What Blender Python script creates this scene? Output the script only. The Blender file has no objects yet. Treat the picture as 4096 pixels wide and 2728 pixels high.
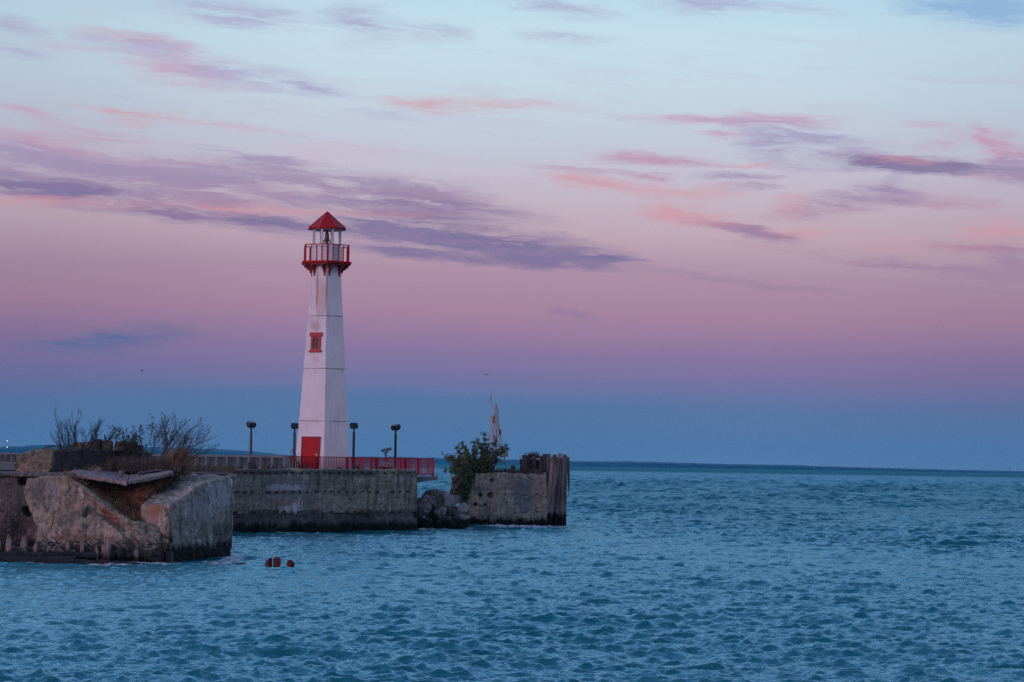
import bpy, bmesh, math, random
import numpy as np
from mathutils import Vector, Matrix, Euler, noise as mnoise
R = math.radians
random.seed(7)
SC = bpy.context.scene
COL = SC.collection

# ------------------------------------------------------------------ camera
F = 9671.0                       # focal length in photo pixels (85 mm on a 36 mm sensor)
CAM = Vector((0, 0, 4.0))
PITCH = math.atan((1857 - 1364) / F)
ROLL = math.atan(0.0156)
fwd = Vector((0, math.cos(PITCH), math.sin(PITCH)))
r0 = Vector((1, 0, 0)); u0 = Vector((0, -math.sin(PITCH), math.cos(PITCH)))
rgt = r0 * math.cos(ROLL) + u0 * math.sin(ROLL)
up = -r0 * math.sin(ROLL) + u0 * math.cos(ROLL)
cam = bpy.data.cameras.new('camera'); cam.lens = 85; cam.sensor_width = 36
cam.clip_start = 0.5; cam.clip_end = 60000
camo = bpy.data.objects.new('camera', cam); COL.objects.link(camo)
M = Matrix.Identity(4)
for i in range(3):
    M[i][0] = rgt[i]; M[i][1] = up[i]; M[i][2] = -fwd[i]; M[i][3] = CAM[i]
camo.matrix_world = M
SC.camera = camo

def ray(x, y):
    return rgt * ((x - 2048) / F) - up * ((y - 1364) / F) + fwd
def P(x, y, d):
    """world point seen at photo pixel x,y whose distance north of the camera is d"""
    r = ray(x, y); return CAM + r * (d / r.y)
def az_el(x, y):
    r = ray(x, y).normalized(); return math.atan2(r.x, r.y), math.asin(r.z)

# ------------------------------------------------------------------ objects
def setp(o, label=None, cat=None, group=None, kind=None):
    if label: o['label'] = label
    if cat: o['category'] = cat
    if group: o['group'] = group
    if kind: o['kind'] = kind
    return o
def root(name, loc, label, cat, group=None):
    o = bpy.data.objects.new(name, None); COL.objects.link(o)
    o.empty_display_size = 0.2
    o.location = loc
    return setp(o, label, cat, group)
def wloc(o):
    l = Vector(o.location)
    p = o.parent
    while p: l = l + Vector(p.location); p = p.parent
    return l

class MB:
    def __init__(s): s.v = []; s.f = []
    def add(s, vs, fs):
        n = len(s.v); s.v += [Vector(a) for a in vs]; s.f += [tuple(i + n for i in f) for f in fs]; return s
    def box(s, c, size, rot=None):
        m = Euler(rot).to_matrix() if rot else Matrix.Identity(3)
        c = Vector(c); h = Vector(size) / 2
        vs = [c + m @ Vector((x * h.x, y * h.y, z * h.z)) for z in (-1, 1) for y in (-1, 1) for x in (-1, 1)]
        return s.add(vs, [(0, 2, 3, 1), (4, 5, 7, 6), (0, 1, 5, 4), (2, 6, 7, 3), (0, 4, 6, 2), (1, 3, 7, 5)])
    def hexa(s, b, t):
        n = len(b)
        fs = [tuple(reversed(range(n))), tuple(range(n, 2 * n))]
        fs += [(i, (i + 1) % n, n + (i + 1) % n, n + i) for i in range(n)]
        return s.add(list(b) + list(t), fs)
    def bar(s, a, b, w, h=None, upv=Vector((0, 0, 1))):
        """rectangular bar from a to b, w wide, h high"""
        a = Vector(a); b = Vector(b); h = h or w
        d = (b - a).normalized()
        if abs(d.dot(upv)) > 0.95: upv = Vector((0, 1, 0))
        x = d.cross(upv).normalized() * w / 2; y = x.cross(d).normalized() * h / 2
        return s.hexa([a - x - y, a + x - y, a + x + y, a - x + y], [b - x - y, b + x - y, b + x + y, b - x + y])
    def tube(s, pts, rad, n=8, cap=True):
        pts = [Vector(p) for p in pts]
        if not hasattr(rad, '__len__'): rad = [rad] * len(pts)
        base = len(s.v); ref = None
        for i, p in enumerate(pts):
            d = (pts[min(i + 1, len(pts) - 1)] - pts[max(i - 1, 0)])
            d = d.normalized() if d.length > 1e-9 else Vector((0, 0, 1))
            if ref is None: ref = Vector((1, 0, 0)) if abs(d.x) < 0.9 else Vector((0, 1, 0))
            x = (ref - d * ref.dot(d)).normalized(); y = d.cross(x); ref = x
            for k in range(n):
                a = 2 * math.pi * k / n
                s.v.append(p + (x * math.cos(a) + y * math.sin(a)) * rad[i])
        for i in range(len(pts) - 1):
            for k in range(n):
                a = base + i * n + k; b = base + i * n + (k + 1) % n
                s.f.append((a, b, b + n, a + n))
        if cap:
            s.f.append(tuple(base + k for k in reversed(range(n))))
            s.f.append(tuple(base + (len(pts) - 1) * n + k for k in range(n)))
        return s
    def lathe(s, c, prof, n=24):
        c = Vector(c)
        return s.tube([c + Vector((0, 0, z)) for r, z in prof], [max(r, 1e-4) for r, z in prof], n)
    def prism(s, pts, off):
        off = Vector(off)
        return s.hexa(pts, [Vector(p) + off for p in pts])
    def build(s, name, mat, parent=None, origin=None, smooth=False, fixn=True):
        me = bpy.data.meshes.new(name)
        if parent is not None: org = wloc(parent)
        else: org = Vector(origin) if origin is not None else Vector((0, 0, 0))
        off = Vector((0, 0, 0))
        if parent is None: off = org
        me.from_pydata([tuple(v - org) for v in s.v], [], s.f)
        if fixn:
            bm = bmesh.new(); bm.from_mesh(me)
            bmesh.ops.recalc_face_normals(bm, faces=bm.faces); bm.to_mesh(me); bm.free()
        if smooth: me.polygons.foreach_set('use_smooth', [True] * len(me.polygons))
        me.materials.append(mat)
        o = bpy.data.objects.new(name, me); COL.objects.link(o)
        o.location = off
        if parent is not None: o.parent = parent
        return o

def copy_tree(o, parent=None):
    c = o.copy(); COL.objects.link(c); c.parent = parent
    for ch in [x for x in bpy.data.objects if x.parent == o]: copy_tree(ch, c)
    return c

_cut = []
def weather(o, voxel=0.08, amp=0.06, size=0.8, amp2=0.02, size2=0.2, cuts=None, smooth=True):
    """union, cut, voxel-remesh and roughen a mesh, result baked into the object's mesh"""
    for mb in (cuts or []):
        c = mb.build('cut', o.data.materials[0]); c.location = (0, 0, 0)
        m = o.modifiers.new('b', 'BOOLEAN'); m.operation = 'DIFFERENCE'; m.solver = 'EXACT'; m.object = c; m.use_self = True
        _cut.append(c)
    m = o.modifiers.new('r', 'REMESH'); m.mode = 'VOXEL'; m.voxel_size = voxel
    bpy.context.view_layer.update()
    dg = bpy.context.evaluated_depsgraph_get()
    me = bpy.data.meshes.new_from_object(o.evaluated_get(dg))
    for m in list(o.modifiers): o.modifiers.remove(m)
    for c in _cut: bpy.data.objects.remove(c)
    _cut.clear()
    org = wloc(o)
    n = len(me.vertices)
    nor = np.empty(n * 3); me.vertices.foreach_get('normal', nor); nor = nor.reshape(-1, 3)
    for v in me.vertices:
        p = v.co + org
        a = mnoise.fractal(p / size, 1.0, 2.0, 4) * amp + mnoise.fractal(p / size2, 1.0, 2.0, 3) * amp2
        # chipped, crumbling patches
        c = mnoise.noise(p / (size * 0.7) + Vector((9, 4, 2)))
        if c > 0.25: a -= (c - 0.25) * amp * 1.5
        v.co += Vector(nor[v.index]) * a
    mats = list(o.data.materials)
    o.data = me
    me.materials.clear(); me.materials.append(mats[0])
    if smooth: me.polygons.foreach_set('use_smooth', [True] * len(me.polygons))
    me.update()
    return o

# ------------------------------------------------------------------ materials
class NT:
    def __init__(s, nt): s.nt = nt
    def n(s, t, **kw):
        o = s.nt.nodes.new(t)
        for k, v in kw.items():
            if k in o.inputs: s.put(o.inputs[k], v)
            else: setattr(o, k, v)
        return o
    def put(s, inp, v):
        if isinstance(v, bpy.types.NodeSocket): s.nt.links.new(v, inp)
        else:
            try: inp.default_value = v
            except Exception: inp.default_value = (v[0], v[1], v[2], 1.0)
    def math(s, op, a, b=0.0, c=0.0, clamp=False):
        o = s.nt.nodes.new('ShaderNodeMath'); o.operation = op; o.use_clamp = clamp
        s.put(o.inputs[0], a); s.put(o.inputs[1], b); s.put(o.inputs[2], c); return o.outputs[0]
    def mix(s, f, a, b, bt='MIX'):
        o = s.nt.nodes.new('ShaderNodeMix'); o.data_type = 'RGBA'; o.blend_type = bt; o.clamp_factor = True
        s.put(o.inputs[0], f)
        for i, v in ((6, a), (7, b)):
            if isinstance(v, bpy.types.NodeSocket): s.nt.links.new(v, o.inputs[i])
            else: o.inputs[i].default_value = (v[0], v[1], v[2], 1)
        return o.outputs[2]
    def mapr(s, v, a, b, c=0.0, d=1.0, smooth=True):
        o = s.nt.nodes.new('ShaderNodeMapRange'); o.interpolation_type = 'SMOOTHSTEP' if smooth else 'LINEAR'
        s.put(o.inputs[0], v)
        for i, q in enumerate((a, b, c, d)): s.put(o.inputs[i + 1], q)
        return o.outputs[0]
    def vmul(s, v, sc):
        o = s.nt.nodes.new('ShaderNodeVectorMath'); o.operation = 'MULTIPLY'
        s.put(o.inputs[0], v); o.inputs[1].default_value = sc; return o.outputs[0]
    def noise(s, v, scale, detail=4.0, rough=0.6, dist=0.0):
        o = s.n('ShaderNodeTexNoise', Vector=v, Scale=scale, Detail=detail, Roughness=rough, Distortion=dist); return o.outputs['Fac']
    def blob(s, v, loc, rot, scale):
        """1 at loc falling to 0 at an ellipsoid of half sizes scale"""
        m = s.n('ShaderNodeMapping', vector_type='TEXTURE', Vector=v, Location=loc, Rotation=rot, Scale=scale)
        g = s.n('ShaderNodeTexGradient', gradient_type='SPHERICAL', Vector=m.outputs[0]); return g.outputs['Fac']

def newmat(name):
    m = bpy.data.materials.new(name); m.use_nodes = True
    t = NT(m.node_tree); b = m.node_tree.nodes['Principled BSDF']
    return m, t, b
def plain(name, c, rough=0.6, metal=0.0, var=0.25, scale=6.0, bump=0.0, spec=0.5, streak=False):
    m, t, b = newmat(name)
    pos = t.n('ShaderNodeNewGeometry').outputs['Position']
    if streak: pos = t.vmul(pos, (1, 1, 0.12))
    nz = t.noise(pos, scale, 5)
    f = t.mapr(nz, 0.3, 0.7)
    col = t.mix(f, [x * (1 - var) for x in c], [min(1, x * (1 + var)) for x in c])
    t.put(b.inputs['Base Color'], col); b.inputs['Roughness'].default_value = rough
    b.inputs['Metallic'].default_value = metal; b.inputs['Specular IOR Level'].default_value = spec
    if bump:
        bp = t.n('ShaderNodeBump', Strength=0.6, Distance=bump, Height=nz); t.put(b.inputs['Normal'], bp.outputs[0])
    return m
def concrete(name, c1, c2, streak=0.5, white=0.5, algae=0.7, boards=0.0, blobs=(), wc=(0.60, 0.57, 0.60), seed=0.0, bump=0.05, cracks=0.55, webs=False):
    m, t, b = newmat(name)
    g = t.n('ShaderNodeNewGeometry'); pos0 = g.outputs['Position']
    ad = t.n('ShaderNodeVectorMath', operation='ADD'); t.put(ad.inputs[0], pos0); ad.inputs[1].default_value = (seed, seed * 2, seed * .3)
    pos = ad.outputs[0]
    big = t.noise(pos, 0.45, 6, 0.65, 0.6)
    fine = t.noise(pos, 7.0, 6, 0.7)
    col = t.mix(t.mapr(big, 0.38, 0.62), c1, c2)
    col = t.mix(1.0, col, t.mapr(fine, 0.28, 0.72, 0.42, 1.5, False), 'MULTIPLY')
    mid = t.noise(pos, 2.1, 7, 0.68, 1.2)
    col = t.mix(t.mapr(mid, 0.52, 0.66, 0, 0.72), col, [x * 0.32 for x in c1])
    col = t.mix(t.mapr(t.noise(pos, 1.3, 6, 0.7, 0.8), 0.56, 0.68, 0, 0.6), col, (c1[0] * 1.35, c1[1] * 1.30, c1[2] * 1.30))
    col = t.mix(t.mapr(t.noise(pos, 0.9, 6, 0.7, 1.5), 0.58, 0.70, 0, 0.5), col, (c1[0] * .95, c1[1] * .66, c1[2] * .45))
    wrp = t.n('ShaderNodeTexNoise', Vector=pos, Scale=1.2, Detail=4.0)
    wrp2 = t.n('ShaderNodeVectorMath', operation='MULTIPLY_ADD'); t.put(wrp2.inputs[0], wrp.outputs['Color']); wrp2.inputs[1].default_value = (1.1, 1.1, 1.1); t.put(wrp2.inputs[2], pos)
    vo = t.n('ShaderNodeTexVoronoi', feature='DISTANCE_TO_EDGE', Vector=wrp2.outputs[0], Scale=cracks).outputs['Distance']
    crk = t.math('MULTIPLY', t.mapr(vo, 0.0, 0.022, 1, 0), t.mapr(t.noise(pos, 0.6, 2), 0.45, 0.6))
    col = t.mix(t.math('MULTIPLY', crk, .8), col, wc if webs else (0.02, 0.018, 0.018))
    sp = t.vmul(pos, (3.2, 3.2, 0.28))
    st = t.noise(sp, 1.0, 5, 0.65)
    col = t.mix(t.mapr(st, 0.5, 0.62, 0, streak), col, [x * 0.36 for x in c2])
    wp = t.vmul(pos, (5.5, 5.5, 0.75))
    wn = t.noise(wp, 1.0, 4, 0.6, 0.4)
    wm = t.math('MULTIPLY', t.mapr(wn, 0.55, 0.66), t.mapr(t.noise(pos, 0.8, 2), 0.5, 0.62))
    col = t.mix(t.math('MULTIPLY', wm, white), col, wc)
    if boards:
        sep = t.n('ShaderNodeSeparateXYZ', Vector=pos0)
        w = t.math('FRACT', t.math('MULTIPLY', sep.outputs['Z'], 5.2))
        bd = t.mapr(t.math('ABSOLUTE', t.math('SUBTRACT', w, 0.5)), 0.40, 0.5)
        bn = t.noise(t.vmul(pos, (0.4, 0.4, 5.2)), 1.0, 3)
        col = t.mix(1.0, col, t.mapr(bn, 0.3, 0.7, 1 - boards * .5, 1 + boards * .5, False), 'MULTIPLY')
        col = t.mix(t.math('MULTIPLY', bd, t.mapr(mid, 0.4, 0.6, 0, boards)), col, [x * 0.35 for x in c1])
    for (loc, sc, rot, bc, s) in blobs:
        bl = t.blob(pos0, tuple(loc), rot, sc)
        light = min(bc) > 0.30
        if light: bn_ = t.noise(t.vmul(pos, (7.5, 7.5, 1.5)), 1.0, 5, 0.65, 0.9)
        else: bn_ = t.noise(pos, 2.2, 6, 0.72, 0.8)
        bv = t.math('ADD', t.mapr(bl, 0, .6, 0, .62, False), t.math('MULTIPLY', t.math('SUBTRACT', bn_, 0.5), 2.4 if light else 1.7))
        bm_ = t.math('MULTIPLY', t.mapr(bv, 0.36 if light else .22, 0.56 if light else .55), t.mapr(bl, 0, .12))
        col = t.mix(t.math('MULTIPLY', bm_, s), col, bc)
    if algae:
        sep = t.n('ShaderNodeSeparateXYZ', Vector=pos0)
        zz = t.math('ADD', sep.outputs['Z'], t.math('MULTIPLY', t.math('SUBTRACT', t.noise(t.vmul(pos, (1, 1, .35)), 1.7, 6, 0.7), 0.5), 1.5))
        col = t.mix(t.mapr(zz, algae - 0.22, algae + 0.2, 1, 0), col, (0.012, 0.012, 0.011))
    t.put(b.inputs['Base Color'], col); b.inputs['Roughness'].default_value = 0.93; b.inputs['Specular IOR Level'].default_value = 0.25
    h = t.math('ADD', t.math('MULTIPLY', mid, 0.6), t.math('ADD', t.math('MULTIPLY', fine, 0.3), t.math('MULTIPLY', st, 0.4)))
    bp = t.n('ShaderNodeBump', Strength=1.0, Distance=bump * 1.8, Height=h); t.put(b.inputs['Normal'], bp.outputs[0])
    return m
def wood(name, c1, c2, wet=None, grain=14.0):
    m, t, b = newmat(name)
    pos = t.n('ShaderNodeNewGeometry').outputs['Position']
    gn = t.noise(t.vmul(pos, (grain, grain, 0.7)), 1.0, 6, 0.7, 0.3)
    bn = t.noise(t.vmul(pos, (2.0, 2.0, 0.5)), 1.0, 3)
    col = t.mix(t.mapr(gn, 0.35, 0.65), c1, c2)
    col = t.mix(t.mapr(bn, 0.45, 0.62, 0, 0.6), col, [x * 0.35 for x in c1])
    if wet is not None:
        sep = t.n('ShaderNodeSeparateXYZ', Vector=pos)
        zz = t.math('ADD', sep.outputs['Z'], t.math('MULTIPLY', t.math('SUBTRACT', t.noise(t.vmul(pos, (3, 3, .5)), 1.5, 4), 0.5), 1.3))
        pale = t.math('MULTIPLY', t.mapr(zz, wet, wet + .25), t.mapr(zz, wet + .4, wet + 1.0, 1, 0))
        col = t.mix(t.math('MULTIPLY', pale, 0.6), col, (0.33, 0.27, 0.28))
        col = t.mix(t.mapr(zz, wet - .15, wet + .1, 1, 0), col, (0.014, 0.012, 0.012))
    t.put(b.inputs['Base Color'], col); b.inputs['Roughness'].default_value = 0.9; b.inputs['Specular IOR Level'].default_value = 0.2
    bp = t.n('ShaderNodeBump', Strength=1.0, Distance=0.03, Height=gn); t.put(b.inputs['Normal'], bp.outputs[0])
    return m

RED = plain('red_paint', (0.40, 0.001, 0.007), 0.5, var=0.12, scale=3, spec=.2)
REDRAIL = plain('red_rail_paint', (0.36, 0.003, 0.016), 0.55, var=0.2, scale=5, spec=.2)
BRACKET = plain('weathered_red_paint', (0.22, 0.02, 0.018), 0.6, var=0.5, scale=9)
BLACK = plain('dark_green_metal', (0.006, 0.018, 0.018), 0.4, var=0.2)
LENS = plain('lamp_glass', (0.05, 0.06, 0.07), 0.15, var=0.1)
GREYMETAL = plain('grey_green_metal', (0.16, 0.17, 0.15), 0.5, 0.2, 0.25)
BRONZE = plain('bronze', (0.10, 0.09, 0.075), 0.45, 0.6, 0.35, 8)
POSTWHITE = plain('lantern_post_paint', (0.62, 0.63, 0.62), 0.6, var=0.2, scale=5, streak=True)
GLASS = plain('dark_glass', (0.02, 0.03, 0.03), 0.15, var=0.3, scale=9)
WINRED = plain('window_red_paint', (0.42, 0.028, 0.022), 0.55, var=0.15, scale=6)
BRASS = plain('door_handle_metal', (0.30, 0.24, 0.18), 0.5, 0.6, 0.1)
STEELW = plain('rust_stained_galvanised', (0.42, 0.36, 0.35), 0.6, 0.0, 0.3, 4)
RUSTP = plain('rusty_plate', (0.24, 0.10, 0.05), 0.8, 0.0, 0.4, 8)
RUST = plain('rusted_iron', (0.035, 0.022, 0.02), 0.85, 0.0, 0.4, 8)
SHEET = plain('black_sheet_steel', (0.02, 0.015, 0.015), 0.7, 0.0, 0.4, 5, streak=True)
BRICK = plain('orange_brown_brick', (0.17, 0.065, 0.04), 0.85, var=0.45, scale=12)
CAPW = plain('pale_concrete_cap', (0.30, 0.34, 0.37), 0.7, var=0.15, scale=5)
FENCE = plain('fence_concrete', (0.13, 0.16, 0.165), 0.9, var=0.35, scale=3, bump=0.01)
FENCEBAR = plain('fence_bar_metal', (0.05, 0.068, 0.07), 0.7, var=0.3, scale=4)
BIRDM = plain('bird_feathers', (0.05, 0.05, 0.06), 0.8, var=0.4, scale=12)
LEAF = plain('shrub_leaves', (0.085, 0.11, 0.04), 0.6, var=0.6, scale=5)
LEAFD = plain('small_dark_leaves', (0.035, 0.05, 0.02), 0.6, var=0.6, scale=7)
TWIG = plain('grey_twig_bark', (0.105, 0.085, 0.08), 0.9, var=0.35, scale=3)
TWIGD = plain('dark_green_twig_bark', (0.04, 0.048, 0.048), 0.9, var=0.35, scale=3)
STEM = plain('weed_stem', (0.07, 0.06, 0.035), 0.9, var=0.4, scale=5)
WEEDL = plain('weed_leaves', (0.10, 0.10, 0.05), 0.7, var=0.6, scale=9)
WEEDR = plain('dry_red_weed_leaves', (0.14, 0.07, 0.055), 0.8, var=0.5, scale=9)
DGRASS = plain('dry_brown_grass', (0.40, 0.23, 0.145), 0.9, var=0.6, scale=2.2)
BRUSHM = plain('dark_dry_brush', (0.08, 0.066, 0.055), 0.9, var=0.6, scale=1.6)
SOIL = plain('dark_soil', (0.045, 0.028, 0.022), 0.95, var=0.5, scale=2.5, bump=0.05)
PILE = wood('weathered_pile_timber', (0.105, 0.098, 0.095), (0.24, 0.215, 0.205), wet=0.75)
PILED = wood('dark_crib_timber', (0.09, 0.07, 0.072), (0.17, 0.13, 0.13))
STUMPW = wood('rotten_stump_wood', (0.08, 0.045, 0.032), (0.34, 0.28, 0.26), wet=.25, grain=22)
REDWOOD = wood('red_brown_pile_wood', (0.07, 0.02, 0.014), (0.17, 0.055, 0.04), grain=12)
LOGW = wood('wet_black_log', (0.015, 0.02, 0.024), (0.04, 0.05, 0.055))

# ------------------------------------------------------------------ world: dusk sky with thin clouds
def lin(c): return tuple(((x / 255) / 12.92 if x / 255 <= 0.04045 else ((x / 255 + 0.055) / 1.055) ** 2.4) for x in c)
w = bpy.data.worlds.new('World'); SC.world = w; w.use_nodes = True
w.node_tree.nodes.clear()
t = NT(w.node_tree)
tc = t.n('ShaderNodeTexCoord').outputs['Generated']
sep = t.n('ShaderNodeSeparateXYZ', Vector=tc)
az = t.math('ARCTAN2', sep.outputs['X'], sep.outputs['Y'])
el = t.math('ARCSINE', sep.outputs['Z'])
UV0 = t.n('ShaderNodeCombineXYZ', X=az, Y=el, Z=0.0).outputs[0]
def ramp(fac, stops):
    r = t.n('ShaderNodeValToRGB', Fac=fac); cr = r.color_ramp; cr.interpolation = 'LINEAR'
    for i, (p, c) in enumerate(stops):
        e = cr.elements[i] if i < 2 else cr.elements.new(p)
        e.position = p; e.color = (*c, 1)
    return r.outputs[0]
def EL(y): return (1857 - y) / F      # elevation (rad) of a photo row on the centre column
EMAX = 0.25
skyc = [(1857, (95, 130, 172)), (1760, (89, 124, 168)), (1640, (94, 119, 165)), (1580, (106, 117, 162)), (1520, (119, 116, 160)), (1400, (141, 119, 158)),
        (1250, (168, 131, 158)), (1100, (175, 143, 165)), (1010, (184, 157, 174)), (920, (194, 170, 183)), (800, (197, 181, 195)), (700, (197, 190, 206)),
        (540, (195, 203, 218)), (342, (197, 216, 229)), (150, (196, 222, 236)), (0, (188, 219, 237)), (-560, (165, 205, 230))]
# slow wobble of the bands
wob = t.math('MULTIPLY', t.math('SUBTRACT', t.noise(t.vmul(UV0, (3.0, 14.0, 1)), 1.0, 3), 0.5), 0.011)
elw = t.math('ADD', el, wob)
elw = t.math('ADD', elw, t.math('MULTIPLY', az, 0.010))
base = ramp(t.math('DIVIDE', elw, EMAX), [(max(0.0, EL(y) / EMAX), lin(c)) for y, c in skyc])
# brighter patch in the upper middle, greyer left edge
c0 = az_el(2150, 250)
br = t.blob(UV0, (c0[0], c0[1], 0), (0, 0, -0.1), (0.16, 0.06, 1))
base = t.mix(t.math('MULTIPLY', br, 0.15), base, lin((205, 230, 240)))
edge = t.math('MULTIPLY', t.mapr(az, -0.22, -0.07, 0.86, 1), t.mapr(az, 0.10, 0.22, 1, 0.90))
base = t.mix(1.0, base, t.n('ShaderNodeCombineColor', Red=edge, Green=edge, Blue=t.math('POWER', edge, .8)).outputs[0], 'MULTIPLY')
# flat blue cloud bank above the horizon
bank = t.mapr(t.math('ADD', elw, t.math('MULTIPLY', t.math('SUBTRACT', t.noise(t.vmul(UV0, (6, 60, 1)), 1.0, 4), 0.5), 0.012)), 0.0245, 0.0315, 1, 0)
base = t.mix(t.math('MULTIPLY', bank, t.math('MULTIPLY', t.mapr(az, -0.20, -0.15, 0.10, 0.66), t.mapr(az, 0.02, 0.10, 1, .3))), base, lin((83, 117, 160)))

L, Q = 'L', 'R'
def z_(side, x, y, a, b, ang, k, s):
    ox = 0 if side == 'L' else 2048
    if side == 'R': s *= (1.1 if k == 'c' else 1.35); b *= 1.08
    return (ox + x * .8696, y * .8696, a * .8696, b * .8696, ang, k, s)
clouds = [
 z_(L,1000,45,420,40,5,'p',.30), z_(L,1150,75,300,30,8,'p',.5), z_(L,1690,112,210,42,10,'p',.6), z_(L,1990,150,130,30,8,'p',.45),
 z_(L,560,160,230,13,10,'c',.5), z_(L,640,202,240,24,8,'p',.65), z_(L,880,248,150,22,12,'r',.5), z_(L,820,295,360,42,11,'r',.62),
 z_(L,1150,345,330,34,9,'p',.62), z_(L,1440,398,200,16,9,'p',.55), z_(L,60,125,160,28,4,'p',.5), z_(L,100,228,190,16,9,'p',.6),
 z_(L,260,212,160,18,0,'r',.35), z_(L,80,500,230,14,12,'r',.65), z_(L,560,505,280,12,5,'c',.6), z_(L,860,550,330,12,7,'c',.5),
 z_(L,620,558,110,11,3,'c',.5), z_(L,450,620,220,16,7,'r',.5), z_(L,2080,476,320,22,2,'c',.75), z_(L,1760,525,130,14,5,'p',.3),
 z_(L,200,675,420,34,5,'r',.75), z_(L,130,715,330,28,12,'p',.7), z_(L,420,765,300,24,5,'p',.75), z_(L,880,765,320,16,2,'r',.6),
 z_(L,100,800,380,60,8,'p',.62), z_(L,550,835,560,62,6,'p',.62), z_(L,950,850,420,64,6,'p',.6), z_(L,1350,870,380,55,5,'p',.42),
 z_(L,130,865,320,28,14,'b',.75), z_(L,420,900,380,34,7,'b',.85), z_(L,720,965,200,26,7,'b',.7), z_(L,1000,985,380,30,5,'p',.55),
 z_(L,100,920,460,17,1,'c',.95), z_(L,520,938,360,14,4,'c',.6), z_(L,1100,950,450,11,2,'c',.75), z_(L,1650,972,450,9,2,'c',.5),
 z_(L,1150,730,300,14,7,'p',.65), z_(L,1350,792,320,26,5,'p',.75), z_(L,1550,700,230,28,5,'c',.28), z_(L,1850,862,380,34,5,'p',.75),
 z_(L,1900,915,420,40,5,'p',.65), z_(L,1950,985,520,48,6,'b',.68), z_(L,1130,1012,330,24,7,'b',.7), z_(L,1350,1050,230,28,4,'b',.45),
 z_(L,1900,1058,460,40,7,'b',.65), z_(L,2180,1120,520,30,8,'b',.8), z_(L,1850,1148,330,18,7,'b',.6), z_(L,2080,1185,480,15,4,'b',.55),
 z_(Q,120,1150,430,34,8,'b',.8), z_(Q,400,1190,200,9,3,'b',.6), z_(Q,100,1220,260,13,4,'p',.4),
 z_(Q,130,20,130,18,5,'p',.5), z_(Q,340,52,150,15,5,'p',.5), z_(Q,230,165,260,16,4,'p',.35), z_(Q,850,25,240,24,5,'p',.55),
 z_(Q,1180,30,380,14,6,'p',.4), z_(Q,2150,25,330,48,8,'a',.8), z_(Q,1150,547,320,22,2,'r',.95), z_(Q,1150,565,300,20,2,'p',.4), z_(Q,800,555,280,12,3,'r',.45),
 z_(Q,120,490,280,10,2,'c',.35), z_(Q,940,620,130,8,1,'r',.6), z_(Q,1400,635,260,19,5,'p',1.0), z_(Q,1250,700,200,38,12,'p',.7),
 z_(Q,700,740,240,16,4,'r',.9), z_(Q,1080,763,160,7,-2,'c',.7), z_(Q,1050,818,190,9,1,'p',.8), z_(Q,1100,855,130,6,2,'p',.5),
 z_(Q,330,785,230,8,5,'r',.55), z_(Q,640,812,110,8,3,'r',.6), z_(Q,340,838,190,17,8,'c',.95), z_(Q,680,885,200,20,8,'c',.95),
 z_(Q,940,885,160,20,6,'c',.5), z_(Q,1620,727,140,20,6,'p',.95), z_(Q,1850,762,340,18,4,'b',.95), z_(Q,1780,735,200,8,5,'c',.5),
 z_(Q,1900,575,90,9,1,'r',.5), z_(Q,1950,645,170,20,-7,'r',.45), z_(Q,2180,645,110,14,42,'r',.65), z_(Q,2290,700,150,40,28,'r',.85),
 z_(Q,2340,780,130,36,10,'p',.95), z_(Q,2290,800,260,26,8,'r',.45), z_(Q,1295,945,90,26,6,'c',1.1), z_(Q,1550,930,320,32,-7,'p',.6),
 z_(Q,1780,865,90,34,42,'p',.45), z_(Q,1950,930,230,20,4,'r',.5), z_(Q,1430,975,200,14,-4,'r',.5), z_(Q,770,965,150,15,3,'c',.75),
 z_(Q,840,1010,190,17,6,'c',.9), z_(Q,1100,1070,260,15,11,'p',1.0), z_(Q,1340,1080,90,14,8,'c',.6), z_(Q,1550,1110,380,32,8,'c',.3),
 z_(Q,1350,1165,330,10,8,'r',.4), z_(Q,1650,1195,230,11,8,'p',.65), z_(Q,2000,1240,260,12,5,'p',.5), z_(Q,2290,1060,190,28,0,'c',.7),
 z_(Q,2120,1135,220,14,3,'r',.55), z_(Q,2310,1190,140,34,5,'p',.5),
 (470,1362,260,26,-5,'a2',1.0), (230,1395,200,12,-2,'a2',.4), (2784,1098,220,8,6,'b',.5), (3130,1150,200,8,8,'b',.4), (2300,1262,90,10,14,'a2',.3),
]
wn = t.n('ShaderNodeTexNoise', Vector=t.vmul(UV0, (20, 110, 1)), Scale=1.0, Detail=8.0, Roughness=0.72)
wv = t.n('ShaderNodeVectorMath', operation='SUBTRACT'); t.put(wv.inputs[0], wn.outputs['Color']); wv.inputs[1].default_value = (.5, .5, .5)
wv2 = t.vmul(wv.outputs[0], (0.050, 0.0125, 0))
uvn = t.n('ShaderNodeVectorMath', operation='ADD'); t.put(uvn.inputs[0], UV0); t.put(uvn.inputs[1], wv2)
UV = uvn.outputs[0]
acc = {}
for (x, y, a, b, ang, k, s) in clouds:
    A, E = az_el(x, y)
    bl = t.blob(UV, (A, E, 0), (0, 0, -math.radians(ang) + ROLL * 0 + 0.0156), (a * 1.4 / F, b * 2.5 / F, 1))
    acc[k] = t.math('MULTIPLY_ADD', bl, s * 1.3, acc.get(k, 0.0))
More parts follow.
